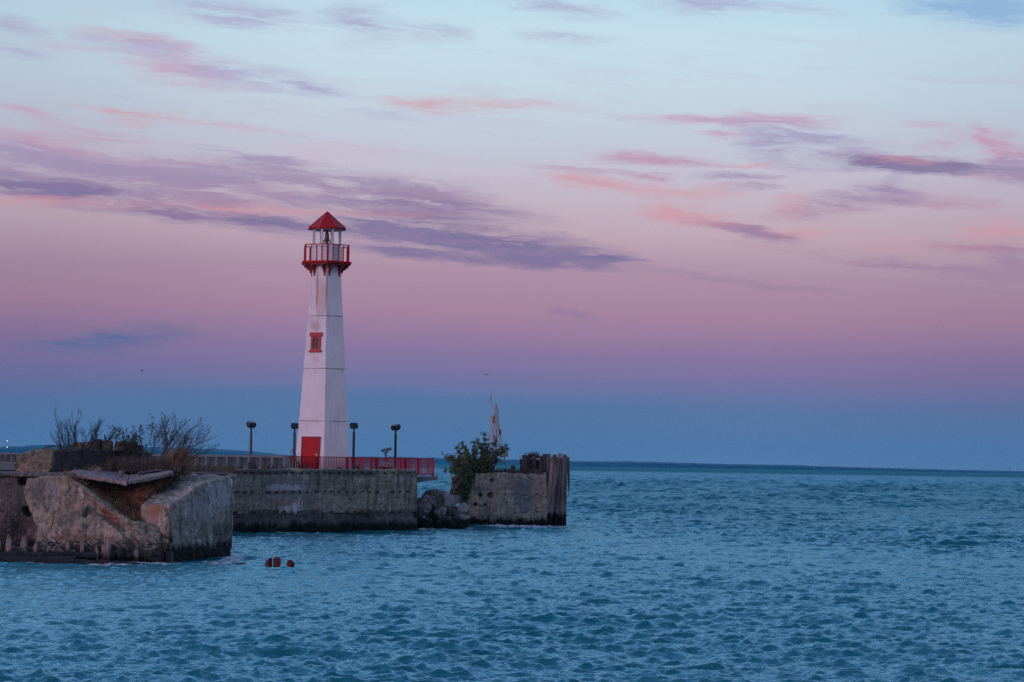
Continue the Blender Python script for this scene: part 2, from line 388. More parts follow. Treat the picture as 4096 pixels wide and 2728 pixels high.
# fibrous texture, drawn out along the streaks
mp = t.n('ShaderNodeMapping', vector_type='TEXTURE', Vector=UV, Rotation=(0, 0, math.radians(-5.5)), Scale=(1/13, 1/150, 1))
fib = t.noise(mp.outputs[0], 1.0, 8, 0.68, 0.8)
mp2 = t.n('ShaderNodeMapping', vector_type='TEXTURE', Vector=UV, Rotation=(0, 0, math.radians(-4.5)), Scale=(1/42, 1/480, 1))
fib2 = t.noise(mp2.outputs[0], 1.0, 6, 0.7, 0.6)
fibm = t.math('ADD', t.mapr(fib, 0.30, 0.66, 0.18, 1.6, False), t.mapr(fib2, 0.3, 0.7, -0.25, 0.25, False), 0, True)
fibm = t.math('ADD', t.mapr(fib, 0.36, 0.64, 0.22, 1.35, False), t.mapr(fib2, 0.32, 0.68, -0.42, 0.42, False))
colr = base
cc = {'p': lin((146, 122, 158)), 'r': lin((174, 118, 148)), 'c': lin((212, 150, 162)), 'b': lin((114, 108, 152)), 'a': lin((140, 178, 216)), 'a2': lin((84, 108, 152))}
# thin veil everywhere in the cloudy belt
veil = t.math('MULTIPLY', t.mapr(fib, 0.5, 0.75, 0, 0.30), t.math('MULTIPLY', t.mapr(el, 0.06, 0.085), t.mapr(el, 0.15, 0.19, 1, .35)))
colr = t.mix(veil, colr, lin((190, 160, 190)))
for k in ('a', 'r', 'p', 'b', 'c', 'a2'):
    mk = t.mapr(t.math('MULTIPLY', acc[k], fibm), 0.0, 1.0, 0, {'c': .66, 'r': .82}.get(k, .86), False)
    ck = cc[k]
    if k in ('p', 'b'):
        ck = t.mix(t.mapr(fib2, 0.42, 0.62, 0, .65), cc[k], lin((168, 132, 160)) if k == 'p' else lin((142, 120, 160)))
        cc[k] = ck
    if k in ('p', 'r'):   # higher up, thin streaks stay paler
        ck = t.mix(t.mapr(el, 0.095, 0.15), cc[k], lin((170, 164, 200)) if k == 'p' else lin((200, 160, 188)))
    colr = t.mix(mk, colr, ck)
bgc = t.n('ShaderNodeBackground', Color=colr, Strength=1.0)
# rest of the sky: pale blue overhead, warm afterglow behind the viewer
SUN_AZ = R(-140)   # where the light comes from (behind the viewer, slightly left)
over = ramp(t.math('DIVIDE', el, 1.5708), [(0.0, (.20, .17, .32)), (0.08, (.30, .28, .44)), (0.16, (.34, .46, .66)), (0.4, (.20, .30, .52)), (1.0, (.06, .11, .27))])
dx = t.math('SUBTRACT', 1.0, t.math('COSINE', t.math('SUBTRACT', az, SUN_AZ)))
glow = t.math('MULTIPLY', t.mapr(dx, 0.0, 1.2, 1, 0), t.mapr(el, 0.0, 0.6, 1, 0))
over = t.mix(t.math('MULTIPLY', glow, .6), over, (0.80, 0.44, 0.52))
sky_gain = t.mapr(t.math('COSINE', t.math('SUBTRACT', az, R(-130))), -1, 1, .62, 1.05, False)  # unseen sky dimmed behind right, to darken the tower's right face
sky_gain = t.math('MULTIPLY', sky_gain, t.mapr(t.math('COSINE', az), 0.1, 0.9, 1, 2.8))  # sky ahead, above the view, brightened to lift the water's reflections
over = t.mix(1.0, over, t.n('ShaderNodeCombineColor', Red=sky_gain, Green=sky_gain, Blue=sky_gain).outputs[0], 'MULTIPLY')
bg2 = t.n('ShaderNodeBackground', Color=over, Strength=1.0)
inwin = t.math('MULTIPLY', t.math('LESS_THAN', t.math('ABSOLUTE', az), 0.5), t.math('LESS_THAN', el, EMAX))
win = t.math('MULTIPLY', t.mapr(t.math('ABSOLUTE', az), 0.3, 0.5, 1, 0), t.mapr(el, 0.205, 0.25, 1, 0))
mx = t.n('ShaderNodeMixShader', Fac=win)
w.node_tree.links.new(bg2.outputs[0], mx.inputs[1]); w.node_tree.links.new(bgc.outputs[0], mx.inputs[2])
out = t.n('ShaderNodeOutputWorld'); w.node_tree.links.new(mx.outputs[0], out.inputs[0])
w.cycles.sampling_method = 'MANUAL'; w.cycles.sample_map_resolution = 512

sun = bpy.data.lights.new('sun', 'SUN'); sun.energy = 0.92; sun.angle = R(12); sun.color = (1.0, 0.56, 0.72)
so = bpy.data.objects.new('sun', sun); COL.objects.link(so)
sd = Vector((math.sin(SUN_AZ) * math.cos(R(9)), math.cos(SUN_AZ) * math.cos(R(9)), math.sin(R(9))))   # towards the light
so.rotation_euler = sd.to_track_quat('Z', 'Y').to_euler(); so.location = (-20, -20, 30)

# ------------------------------------------------------------------ water
def make_water():
    dense = np.linspace(-0.25, 0.25, 820)
    side = np.concatenate([np.linspace(0.2512, 0.30, 30), np.linspace(0.31, 0.6, 30), np.linspace(0.65, math.pi, 34)])
    ang = np.concatenate([-side[::-1], dense, side[:-1]])
    rr = [3.0]
    while rr[-1] < 9000:
        q = rr[-1]
        k = 0.02 if q < 38 else (0.0011 if q < 240 else (0.0015 if q < 1500 else (0.0027 if q < 5500 else .012)))
        rr.append(q * (1 + k))
    rr = np.array(rr)
    A, Rr = np.meshgrid(ang, rr)
    X = Rr * np.sin(A); Y = Rr * np.cos(A)
    da = np.gradient(ang); dr = np.gradient(rr)
    S = np.maximum(Rr * da[None, :], dr[:, None] * np.ones_like(A))
    rng = np.random.default_rng(11)
    Z = np.zeros_like(X); DX = np.zeros_like(X); DY = np.zeros_like(X)
    N = 175
    lam = np.exp(np.linspace(math.log(0.085), math.log(12), N)) * rng.uniform(0.97, 1.03, N)
    gust = 1 + 0.45 * np.sin(X * 0.11 + 1.3 * np.sin(Y * 0.05) + 1) * np.sin(Y * 0.031 + 0.6 * np.sin(X * 0.07))
    sig = np.exp(-0.5 * ((np.log(lam) - math.log(0.55)) / 0.85) ** 2) + np.where(lam < 0.5, 0.75, np.where(lam < 4, 0.30, 0.16))
    sig *= 0.30 * math.sqrt(2) / math.sqrt((sig ** 2).sum())
    lam = lam; E = np.zeros_like(X, dtype=np.float32)
    for i in range(N):
        E += (np.clip((lam[i] / S - 1.5) / 1.3, 0, 1) * sig[i]) ** 2
    boost = np.clip(np.sqrt((sig ** 2).sum() / np.maximum(E, 1e-9)), 1, 5.0); boost[rr > 6000] *= .3
    for i in range(N):
        th = R(-96) + rng.normal() * (0.62 if lam[i] < 2 else 0.42)
        k = 2 * math.pi / lam[i]; a = sig[i] / k
        dxx, dyy = math.cos(th), math.sin(th)
        wgt = np.clip((lam[i] / S - 1.5) / 1.3, 0, 1)
        nz = wgt > 0
        rows = np.where(nz.any(axis=1))[0]
        if len(rows) == 0: continue
        s0, s1 = rows[0], rows[-1] + 1
        ph = k * (X[s0:s1] * dxx + Y[s0:s1] * dyy) + rng.uniform(0, 6.28)
        wa = wgt[s0:s1] * boost[s0:s1] * a * (gust[s0:s1] if lam[i] < 3 else 1)
        Z[s0:s1] += wa * np.sin(ph)
        c = wa * np.cos(ph) * 0.80
        DX[s0:s1] += c * dxx; DY[s0:s1] += c * dyy
    Z = Z + 0.6 * (Z ** 2) - 0.13
    X = X + DX; Y = Y + DY
    nr, nc = X.shape
    co = np.stack([X, Y, Z], -1).reshape(-1, 3)
    idx = np.arange(nr * nc).reshape(nr, nc)
    nxt = np.roll(idx, -1, axis=1)
    q = np.stack([idx[:-1], nxt[:-1], nxt[1:], idx[1:]], -1).reshape(-1, 4)
    # centre cap
    co = np.vstack([co, [[0, 0, 0]]]); ci = len(co) - 1
    tri = np.stack([np.full(nc, ci), nxt[0], idx[0]], -1)
    me = bpy.data.meshes.new('water')
    me.vertices.add(len(co)); me.vertices.foreach_set('co', co.astype(np.float32).ravel())
    nl = len(q) * 4 + len(tri) * 3
    me.loops.add(nl); me.loops.foreach_set('vertex_index', np.concatenate([q.ravel(), tri.ravel()]).astype(np.int32))
    me.polygons.add(len(q) + len(tri))
    ls = np.concatenate([np.arange(len(q)) * 4, len(q) * 4 + np.arange(len(tri)) * 3]).astype(np.int32)
    me.polygons.foreach_set('loop_start', ls)
    me.polygons.foreach_set('use_smooth', np.ones(len(ls), dtype=bool))
    me.update(calc_edges=True); me.validate()
    m, t, b = newmat('lake_water')
    pos = t.n('ShaderNodeNewGeometry').outputs['Position']
    n1 = t.noise(t.vmul(pos, (1, 1.6, 1)), 7.0, 5, 0.65, 0.4)
    n2 = t.noise(t.vmul(pos, (0.7, 1.2, 1)), 1.1, 4, 0.65, 0.3)
    bp = t.n('ShaderNodeBump', Strength=1.0, Distance=0.04, Height=n1)
    vl = t.n('ShaderNodeVectorMath', operation='LENGTH'); t.put(vl.inputs[0], pos); rad = vl.outputs['Value']
    bp2 = t.n('ShaderNodeBump', Strength=1.0, Distance=t.mapr(rad, 90, 600, 0.06, 0.2), Height=n2, Normal=bp.outputs[0])
    n3 = t.noise(t.vmul(pos, (1, 1.5, 1)), 0.12, 3, 0.6)
    bp2 = t.n('ShaderNodeBump', Strength=1.0, Distance=t.mapr(rad, 1300, 2600, 0.0, 8.0), Height=n3, Normal=bp2.outputs[0])
    colr = t.mix(t.noise(pos, 0.08, 3), (0.0, 0.118, 0.142), (0.0, 0.148, 0.174))
    # foam where the swell breaks on stone
    fo = 0.0
    for (x, y, d, sx, sy) in FOAM:
        p = P(x, y, d)
        fo = t.math('MAXIMUM', fo, t.blob(pos, (p.x, p.y, 0), (0, 0, 0), (sx, sy, 2)))
    fn = t.noise(t.vmul(pos, (1, .7, 1)), 3.2, 6, 0.75, 1.0)
    fm = t.mapr(t.math('MULTIPLY', fo, t.mapr(fn, 0.4, 0.66, 0, 2.0, False)), 0.10, 0.5, 0, 0.9)
    colr = t.mix(fm, colr, (0.62, 0.62, 0.70))
    fr = t.n('ShaderNodeFresnel', IOR=1.62, Normal=bp2.outputs[0]).outputs[0]
    cap = t.math('MULTIPLY', t.mapr(rad, 55, 240, 1.0, 0.57, False), t.mapr(rad, 300, 2000, 1.0, 0.55, False))
    fac = t.math('MULTIPLY', t.math('MULTIPLY', fr, cap), t.math('SUBTRACT', 1.0, fm))
    df = t.n('ShaderNodeBsdfDiffuse', Color=colr, Normal=bp2.outputs[0])
    gl = t.n('ShaderNodeBsdfGlossy', Color=(0.50, 0.84, 1.0, 1), Normal=bp2.outputs[0], Roughness=t.mapr(rad, 120, 900, 0.10, 0.35))
    mxs = t.n('ShaderNodeMixShader', Fac=fac)
    t.nt.links.new(df.outputs[0], mxs.inputs[1]); t.nt.links.new(gl.outputs[0], mxs.inputs[2])
    t.nt.links.new(mxs.outputs[0], m.node_tree.nodes['Material Output'].inputs['Surface'])
    me.materials.append(m)
    o = bpy.data.objects.new('water', me); COL.objects.link(o)
    setp(o, 'choppy teal blue lake water filling the foreground', None, None, 'structure')
FOAM = [(1668, 2094, 150, 1.5, 3.5), (1610, 2112, 148, 1.6, 1.6), (880, 2270, 98, .9, 3.5), (930, 2235, 101, .6, 5), (700, 2262, 96, 2.2, .8), (560, 2262, 95, 2.0, .8),
        (1800, 2108, 155, 2, 1.5), (2090, 2112, 158, 3.5, 1.2), (2262, 2104, 161, 1.2, 1.5), (1300, 2132, 138, 5, .9), (300, 2262, 94, 5, .8), (1740, 2100, 151, .8, 2)]
make_water()

# ------------------------------------------------------------------ far shore
def shore():
    rng = random.Random(3)
    D = 8200.0
    prof = [(-3000, 30), (-900, 40), (-300, 42), (0, 42), (60, 46), (120, 52), (300, 56), (520, 52), (700, 50), (800, 48), (870, 47), (950, 40), (1040, 28), (1150, 25), (1400, 25),
            (1600, 27), (1900, 24), (2300, 21), (2600, 22), (2800, 19), (3200, 18), (3500, 13), (3800, 10), (4096, 6), (4600, 6), (6000, 14), (8000, 16)]
    def hgt(x):
        for (a, b), (c, d) in zip(prof, prof[1:]):
            if a <= x <= c: return b + (d - b) * (x - a) / (c - a)
        return 12
    mb = MB(); cols = []
    x = -3000.0
    vs = []
    while x < 8000:
        X = (x - 2048) / F * D
        h = hgt(x) * D / F + (mnoise.fractal(Vector((x * 0.02, 0, 0)), 1, 2, 6)) * 2.4 + rng.uniform(-.7, .7)
        yy = D + 200 * math.sin(x * 0.002)
        vs.append([(X, yy, -3), (X, yy + 10, max(0.5, h) * 0.75), (X, yy + 60, max(1.0, h)), (X, yy + 900, h * 0.9 + 3), (X, yy + 1500, -3)])
        x += 5 if -100 < x < 4200 else 25
    n = 5
    for i, r in enumerate(vs):
        mb.v += [Vector(p) for p in r]
        if i:
            for k in range(n - 1):
                a = (i - 1) * n + k
                mb.f.append((a, a + n, a + n + 1, a + 1))
    o = mb.build('far_shore', plain('haze_blue_woodland', (0.0, 0.07, 0.12), 1.0, var=0.3, scale=0.02), smooth=False)  # distance haze is put into the trees' blue base colour
    setp(o, 'low wooded far shore along the horizon', None, None, 'structure')
shore()

# mast with two lights far left, thin mast far right
def mast(x, ytop, ybot, lights, label):
    p = P(x, ybot, 7900); q = P(x, ytop, 7900); q.x = p.x
    r = root('radio_mast', (p.x, p.y, 0), label, 'mast')
    m = MB(); m.tube([(p.x, p.y, 0), q], [1.0, .35], 6); m.build('mast_pole', FENCEBAR, r)
    for yy in lights:
        c = P(x, yy, 7890); c.x = p.x
        mm = MB(); mm.lathe(c, [(0, -2.4), (1.3, -1.5), (1.9, 0), (1.3, 1.5), (0, 2.4)], 10)
        mm.build('beacon', LAMPON, r, smooth=True)
LAMPON, t_, b_ = newmat('lit_beacon')
b_.inputs['Emission Color'].default_value = (1, 0.74, 0.55, 1); b_.inputs['Emission Strength'].default_value = 1.3
mast(31, 1762, 1800, [1763, 1789], 'thin mast with two lit beacons on the far shore beyond the grey fence')
mast(4040, 1865, 1885, [], 'thin unlit mast standing on the low far shore at the right')

# ------------------------------------------------------------------ pier
def onx(x, y, d, z): 
    p = P(x, y, d); return Vector((p.x, p.y, z))
WA = onx(925, 1880, 135.8, 0); WB = onx(1671, 1881, 147.6, 0)
wd = (WB - WA).normalized(); wn_ = Vector((wd.y, -wd.x, 0))          # wn_ points out to the viewer
if wn_.y > 0: wn_ = -wn_
DECKZ = 3.17
def wtop(s): return 3.50 + 0.10 * s
CONC_WALL = concrete('pier_wall_concrete', (0.37, 0.33, 0.26), (0.24, 0.24, 0.195), 0.7, 0.75, 0.95, 0.45,
    blobs=[(P(1170, 1960, 139), (4.2, 3, 1.6), (0, 0, 0), (0.200, 0.200, 0.230), .5),
           (P(1185, 2030, 138.5), (1.3, 3, .8), (0, 0, 0), (0.600, 0.600, 0.600), 1.0),
           (P(1200, 1950, 138.5), (1.6, 3, .35), (0, 0, 0), (0.540, 0.540, 0.600), .8),
           (P(1110, 1950, 138.5), (1.0, 3, .30), (0, 0, 0), (0.540, 0.540, 0.600), .6),
           (P(1230, 1915, 138.5), (.9, 3, .5), (0, 0, 0), (0.459, 0.459, 0.540), .6),
           (P(1265, 1930, 139), (.35, 3, 1.6), (0, 0, 0), (0.03, 0.025, 0.025), .8),
           (P(1430, 1890, 143), (6, 4, .35), (0, 0, 0), (0.080, 0.090, 0.090), .8),
           (P(1050, 1885, 138), (6, 4, .3), (0, 0, 0), (0.080, 0.090, 0.090), .8),
           (P(1140, 2012, 138.5), (1.2, 3, .3), (0, 0, 0), (0.320, 0.140, 0.100), .6)])
FOOT = concrete('wet_footing_stone', (0.15, 0.135, 0.125), (0.08, 0.078, 0.08), 0.3, 0.2, 0.42, seed=4)
pier = root('pier', WA, 'long grey concrete pier wall and deck carrying the lighthouse', 'pier')
m = MB()
n = 14
for i in range(1):
    a = WA; b = WB
    m.hexa([a + Vector((0, 0, .95)), b + Vector((0, 0, .95)), b - wn_ * 1.2 + Vector((0, 0, .95)), a - wn_ * 1.2 + Vector((0, 0, .95))],
           [a + Vector((0, 0, wtop(0))), b + Vector((0, 0, wtop(1))), b - wn_ * .45 + Vector((0, 0, wtop(1))), a - wn_ * .45 + Vector((0, 0, wtop(0)))])
# thin cap course slightly proud
m.hexa([WA + wn_ * .03 + Vector((0, 0, 3.36)), WB + wn_ * .03 + Vector((0, 0, 3.46)), WB - wn_ * .4 + Vector((0, 0, 3.46)), WA - wn_ * .4 + Vector((0, 0, 3.36))],
       [WA + wn_ * .03 + Vector((0, 0, 3.49)), WB + wn_ * .03 + Vector((0, 0, 3.59)), WB - wn_ * .4 + Vector((0, 0, 3.59)), WA - wn_ * .4 + Vector((0, 0, 3.49))])
weather(m.build('wall', CONC_WALL, pier), 0.075, 0.045, 0.9, 0.035, 0.3)
# broken lip and stone footing
rng = random.Random(5)
m = MB(); L = (WB - WA).length
s = -1.0
while s < L - .6:
    ln = min(rng.uniform(1.0, 2.6), L - s)
    c = WA + wd * (s + ln / 2)
    m.box(c - wn_ * rng.uniform(.35, .6) + Vector((0, 0, rng.uniform(.85, 1.0))), (ln * 1.02, 1.0, rng.uniform(.4, .65)), (rng.uniform(-.05, .05), rng.uniform(-.03, .03), math.atan2(wd.y, wd.x)))
    s += ln
s = -1.0
while s < L - .9:
    ln = min(rng.uniform(1.2, 3.4), L - .3 - s)
    c = WA + wd * (s + ln / 2)
    m.box(c - wn_ * rng.uniform(.25, .75) + Vector((0, 0, rng.uniform(-.3, -.05))), (ln * .97, 1.4, rng.uniform(1.2, 1.75)), (rng.uniform(-.06, .06), rng.uniform(-.03, .03), math.atan2(wd.y, wd.x) + rng.uniform(-.04, .04)))
    s += ln
weather(m.build('footing', FOOT, pier), 0.09, 0.11, 0.6, 0.04, 0.2)
# deck (plan polygon), solid down to the lake bed
DK = concrete('deck_concrete', (0.10, 0.095, 0.095), (0.07, 0.07, 0.075), 0.1, 0.1, 0)
def flat(pts, z0, z1):
    mm = MB(); mm.hexa([Vector((x, y, z0)) for x, y in pts], [Vector((x, y, z1)) for x, y in pts]); return mm
wi = WB - wn_ * .45; wj = WA - wn_ * .45
fl = [onx(1145, 1850, 142.5, 0), onx(0, 1850, 208, 0)]
backR = onx(1738, 1850, 157.5, 0)
flat([(wj.x, wj.y), (wi.x - .4, wi.y), (onx(1648, 1850, 151, 0).x, 151), (onx(1640, 1850, 157.5, 0).x, backR.y), (-13, 161), (-16, 160), (-16.5, 143)], -1, DECKZ).build('deck', DK, pier)
# cantilevered platform on the right end
pf = MB()
a = onx(1660, 1911, 148.0, 0); b = onx(1746, 1911, 148.6, 0)
bk = onx(1752, 1911, 157.8, 0)
pf.hexa([a + Vector((0, 0, 2.78)), b + Vector((0, 0, 2.97)), bk + Vector((0, 0, 2.97)), Vector((a.x, bk.y, 2.78))],
        [a + Vector((0, 0, 3.16)), b + Vector((0, 0, 3.16)), bk + Vector((0, 0, 3.16)), Vector((a.x, bk.y, 3.16))])
pf.build('platform', FENCE, pier)
ab = None
for row, yy in enumerate((1891, 1969, 2049)):
    for i in range(24):
        x = 942 + i * 31.2 + rng.uniform(-3, 3)
        if x > 1655 or rng.random() < 0.06: continue
        s = (x - 925) / (1671 - 925)
        d = 135.8 + (147.6 - 135.8) * s
        y = yy + (x - 1300) * 0.002 + rng.uniform(-1.5, 1.5) - (4 if row else 0) * s
        c = P(x, y, d); 
        # put it on the wall face
        tt = (c - WA).dot(wd); c = WA + wd * tt + wn_ * 0.03 + Vector((0, 0, c.z))
        mm = MB(); an = rng.gauss(0, .10) + (rng.choice([0, .3]) if row == 0 and x > 1400 else 0)
        dv = wd * math.cos(an) - Vector((0, 0, 1)) * math.sin(an)
        ln = rng.uniform(.05, .16)
        mm.bar(c - dv * ln, c + dv * ln, .07, rng.uniform(.02, .05), wn_)
        mm.box(c + dv * ln, (.05, .10, .10), (0, 0, math.atan2(wd.y, wd.x)))
        if rng.random() < .4: mm.box(c - dv * ln - Vector((0, 0, .06)), (.04, .06, .14))
        mm.build('anchor_bar', RUST, pier)
# land behind the ruin, running back beside the fence
ln_ = flat([(-13.2, 106.5), (-14.5, 122), (-16.6, 137), (-16.5, 143), (-16.2, 150), (fl[1].x - 2.2, fl[1].y + 1.5), (-62, 240), (-75, 240), (-70, 104), (-30, 104)], -1, 3.42).build('ground', SOIL)
setp(ln_, 'dark soil and gravel on top of the old pier', None, None, 'structure')

# ------------------------------------------------------------------ grey balustrade on the left
F0 = onx(1147, 1850, 141.0, 0); F1 = onx(-60, 1850, 212, 0)
fd = (F1 - F0).normalized(); FL = (F1 - F0).length
fen = root('balustrade', F0 + Vector((0, 0, 3.2)), 'grey concrete post and bar balustrade running left from the red railing', 'fence')
m = MB(); m.bar(F0 + Vector((0, 0, 4.24)), F1 + Vector((0, 0, 4.24)), .26, .13); m.build('top_rail', FENCE, fen)
m = MB(); m.bar(F0 + Vector((0, 0, 3.38)), F1 + Vector((0, 0, 3.42)), .24, .26); m.build('kerb', FENCE, fen)
sp = 2.12; k = 0
while k * sp < FL:
    c = F0 + fd * (k * sp)
    m = MB(); m.box(c + Vector((0, 0, 3.70)), (.30, .34, 1.0), (0, 0, math.atan2(fd.y, fd.x))); m.build('post', FENCE, fen)
    m = MB()
    for j in range(1, 10):
        q = c + fd * (j * sp / 10)
        m.tube([q + Vector((0, 0, 3.47)), q + Vector((0, 0, 4.16))], .026, 6)
    m.box(c + fd * sp / 2 + Vector((0, 0, 4.14)), (sp - .25, .06, .05), (0, 0, math.atan2(fd.y, fd.x)))
    m.build('bar_panel', FENCEBAR, fen); k += 1

# ------------------------------------------------------------------ red railing round the deck
rl = root('red_railing', onx(1400, 1850, 144.0, DECKZ), 'red steel railing with thin upright bars round the lighthouse deck', 'railing')
RZ = DECKZ + 1.09
def rail_run(a, b, nbay, end_post=True):
    a = Vector(a); b = Vector(b); L = (b - a).length; d = (b - a).normalized(); an = math.atan2(d.y, d.x)
    m = MB(); m.bar(a + Vector((0, 0, RZ)), b + Vector((0, 0, RZ)), .06, .045); m.build('top_rail', REDRAIL, rl)
    m = MB(); m.bar(a + Vector((0, 0, DECKZ + .12)), b + Vector((0, 0, DECKZ + .12)), .05, .04); m.build('bottom_rail', REDRAIL, rl)
    for i in range(nbay + 1):
        if i == nbay and not end_post: break
        c = a + (b - a) * (i / nbay)
        m = MB(); m.box(c + Vector((0, 0, DECKZ + .53)), (.095, .095, 1.07), (0, 0, an)); m.build('post', REDRAIL, rl)
        if i < nbay:
            m = MB(); bl = L / nbay; nb = round(bl / .115)
            for j in range(1, nb):
                q = c + d * (bl * j / nb)
                m.box(q + Vector((0, 0, DECKZ + .61)), (.032, .032, .95), (0, 0, an))
            m.build('baluster_panel', REDRAIL, rl)
ra = onx(1147, 1850, 141.3, 0); rb = onx(1733, 1850, 148.7, 0)
rc = onx(1733, 1850, 157.3, 0); rd_ = onx(1420, 1850, 158.5, 0); re_ = onx(1000, 1850, 157.5, 0)
rail_run(ra, rb, 5, False)
rail_run(rb, rc, 4, False)
rail_run(rc, rd_, 5, False)
rail_run(rd_, re_, 4)

# ------------------------------------------------------------------ lighthouse
TX = P(1289.7, 1870, 146).x; TY = 146.0
lh = root('lighthouse', (TX, TY, DECKZ), 'tall tapering white hexagonal lighthouse with red roof, red gallery and red door', 'lighthouse')
SP = TY / F
def tz(x, y): return P(x, y, TY).z
Zb = DECKZ; Zt = tz(1303, 1058)
def sR(z):            # circumradius of the shaft at height z
    z1 = tz(1291, 1833); z2 = tz(1303, 1086)
    return (121.0 + (65 - 121.0) * (z - z1) / (z2 - z1)) * SP
HEX = [R(6.9 + 60 * i) for i in range(6)]
OCT = [R(-15.7 + 45 * i) for i in range(8)]
def ring(rad, z, angs): return [Vector((TX + rad * math.sin(a), TY - rad * math.cos(a), z)) for a in angs]
# white paint with rust runs and dirty joints
m_, t, b = newmat('white_lighthouse_paint')
g = t.n('ShaderNodeNewGeometry'); pos = g.outputs['Position']
sp_ = t.n('ShaderNodeSeparateXYZ', Vector=pos); zc = sp_.outputs['Z']
n1 = t.noise(pos, 0.9, 5, .6); n2 = t.noise(t.vmul(pos, (6, 6, 0.35)), 1.0, 5, .65); n3 = t.noise(pos, 9, 4)
col = t.mix(t.mapr(n1, .35, .7), (0.80, 0.78, 0.80), (0.70, 0.68, 0.71))
col = t.mix(t.mapr(n2, .5, .75, 0, .22), col, (0.40, 0.34, 0.33))
zz = t.math('ADD', zc, t.math('MULTIPLY', t.math('SUBTRACT', n3, .5), .05))
for (yy, s) in ((1267, .5), (1477, .55), (1686, .55)):
    z0 = tz(1297, yy)
    dz = t.math('ABSOLUTE', t.math('SUBTRACT', zz, z0))
    ln = t.math('MULTIPLY', t.mapr(dz, .012, .05, 1, 0), t.mapr(t.noise(pos, 1.7, 3), .3, .55, .25, 1))
    below = t.math('MULTIPLY', t.mapr(t.math('SUBTRACT', z0, zc), 0, 1.0, 1, 0), t.math('GREATER_THAN', z0, zc))
    drip = t.math('MULTIPLY', t.math('MULTIPLY', below, t.mapr(n2, .54, .68)), .55)
    col = t.mix(t.math('MULTIPLY', t.math('MAXIMUM', ln, drip), s), col, (0.13, 0.10, 0.09))
for (x, y, hw, hh, s) in ((1268, 1155, .11, 1.9, 1.0), (1306, 1150, .09, 1.9, .9), (1286, 1200, .5, 1.8, .45), (1240, 1150, .12, 1.2, .35), (1263, 1306, .4, .5, .55), (1268, 1440, .35, .4, .2)):
    c = P(x, y, TY - .9)
    bl = t.blob(pos, tuple(c), (0, 0, 0), (hw, 1.5, hh))
    col = t.mix(t.math('MULTIPLY', t.mapr(t.math('MULTIPLY', bl, t.mapr(n2, .3, .6, .4, 1.5, False)), .1, .7), s), col, (0.50, 0.30, 0.22))
t.put(b.inputs['Base Color'], col); b.inputs['Roughness'].default_value = .6; b.inputs['Specular IOR Level'].default_value = .3
bp = t.n('ShaderNodeBump', Strength=.35, Distance=.02, Height=t.noise(pos, 2.5, 4)); t.put(b.inputs['Normal'], bp.outputs[0])
WHITE = m_
m = MB(); zs = [Zb + .02, tz(1293, 1686), tz(1297, 1477), tz(1300, 1267), Zt - .005]
for z0, z1 in zip(zs, zs[1:]):        # four tiers with a shallow open joint between them
    g_ = .018
    m.hexa(ring(sR(z0 + g_), z0 + g_, HEX), ring(sR(z1 - g_), z1 - g_, HEX))
    m.hexa(ring(sR(z1) - .035, z1 - g_ - .003, HEX), ring(sR(z1) - .035, z1 + g_ + .003, HEX))
m.build('shaft', WHITE, lh)
m = MB(); m.hexa(ring(sR(Zb) + .12, Zb + .004, HEX), ring(sR(Zb) + .12, Zb + .24, HEX)); m.build('plinth', WHITE, lh)

# things set on the wide front face (its normal turns 23.1 deg left of the viewer)
FA = R(-23.1)
fn = Vector((math.sin(FA), -math.cos(FA), 0)); ft = Vector((math.cos(FA), math.sin(FA), 0))
def fp(tt, z, o=0.0):
    return Vector((TX, TY, 0)) + fn * (sR(z) * math.cos(R(30)) + o) + ft * tt + Vector((0, 0, z))
def plate(mb, t0, t1, z0, z1, o0, o1, taper=0.0):
    q = [(t0, z0), (t1, z0), (t1 - taper, z1), (t0 + taper, z1)]
    mb.hexa([fp(a, z, o0) for a, z in q], [fp(a, z, o1) for a, z in q]); return mb
dz0, dz1 = Zb + .25, tz(1250, 1751)
m = MB(); plate(m, -.55, .56, dz0, dz1, -.05, .035); door = m.build('door', RED, lh)
m = MB()
plate(m, -.62, -.555, dz0, dz1 + .06, -.05, .07); plate(m, .565, .63, dz0, dz1 + .06, -.05, .07); plate(m, -.552, .562, dz1 + .005, dz1 + .06, -.05, .07)
m.build('door_frame', BRACKET, door)
m = MB()
plate(m, -.42, .42, dz0 + 1.12, dz1 - .14, .03, .052)
plate(m, -.42, -.04, dz0 + .2, dz0 + .98, .03, .052); plate(m, .04, .42, dz0 + .2, dz0 + .98, .03, .052)
m.build('door_panels', RED, door)
m = MB(); hz = tz(1275, 1820); plate(m, .36, .50, hz, hz + .07, .04, .11); plate(m, .43, .50, hz - .12, hz, .04, .07); m.build('door_handle', BRASS, door)
wz0, wz1 = tz(1268, 1412), tz(1268, 1333)
win_z = lambda y: tz(1268, y)
m = MB()
plate(m, -.33, -.19, win_z(1404), win_z(1349), -.03, .07); plate(m, .19, .33, win_z(1404), win_z(1349), -.03, .07)
plate(m, -.188, .188, win_z(1404), win_z(1398), -.03, .07); plate(m, -.188, .188, win_z(1355), win_z(1349), -.03, .07)
win = m.build('window', WINRED, lh)
m = MB(); plate(m, -.19, .19, win_z(1398), win_z(1355), -.02, .012); m.build('pane', GLASS, win)
m = MB(); plate(m, -.41, .41, win_z(1348.8), win_z(1333), -.03, .12); m.build('lintel', WINRED, win)
m = MB(); plate(m, -.41, .41, win_z(1412), win_z(1404.2), -.03, .12); m.build('sill', WINRED, win)
m = MB(); plate(m, -.012, .012, win_z(1398), win_z(1355), .013, .03); m.build('glazing_bar', BLACK, win)
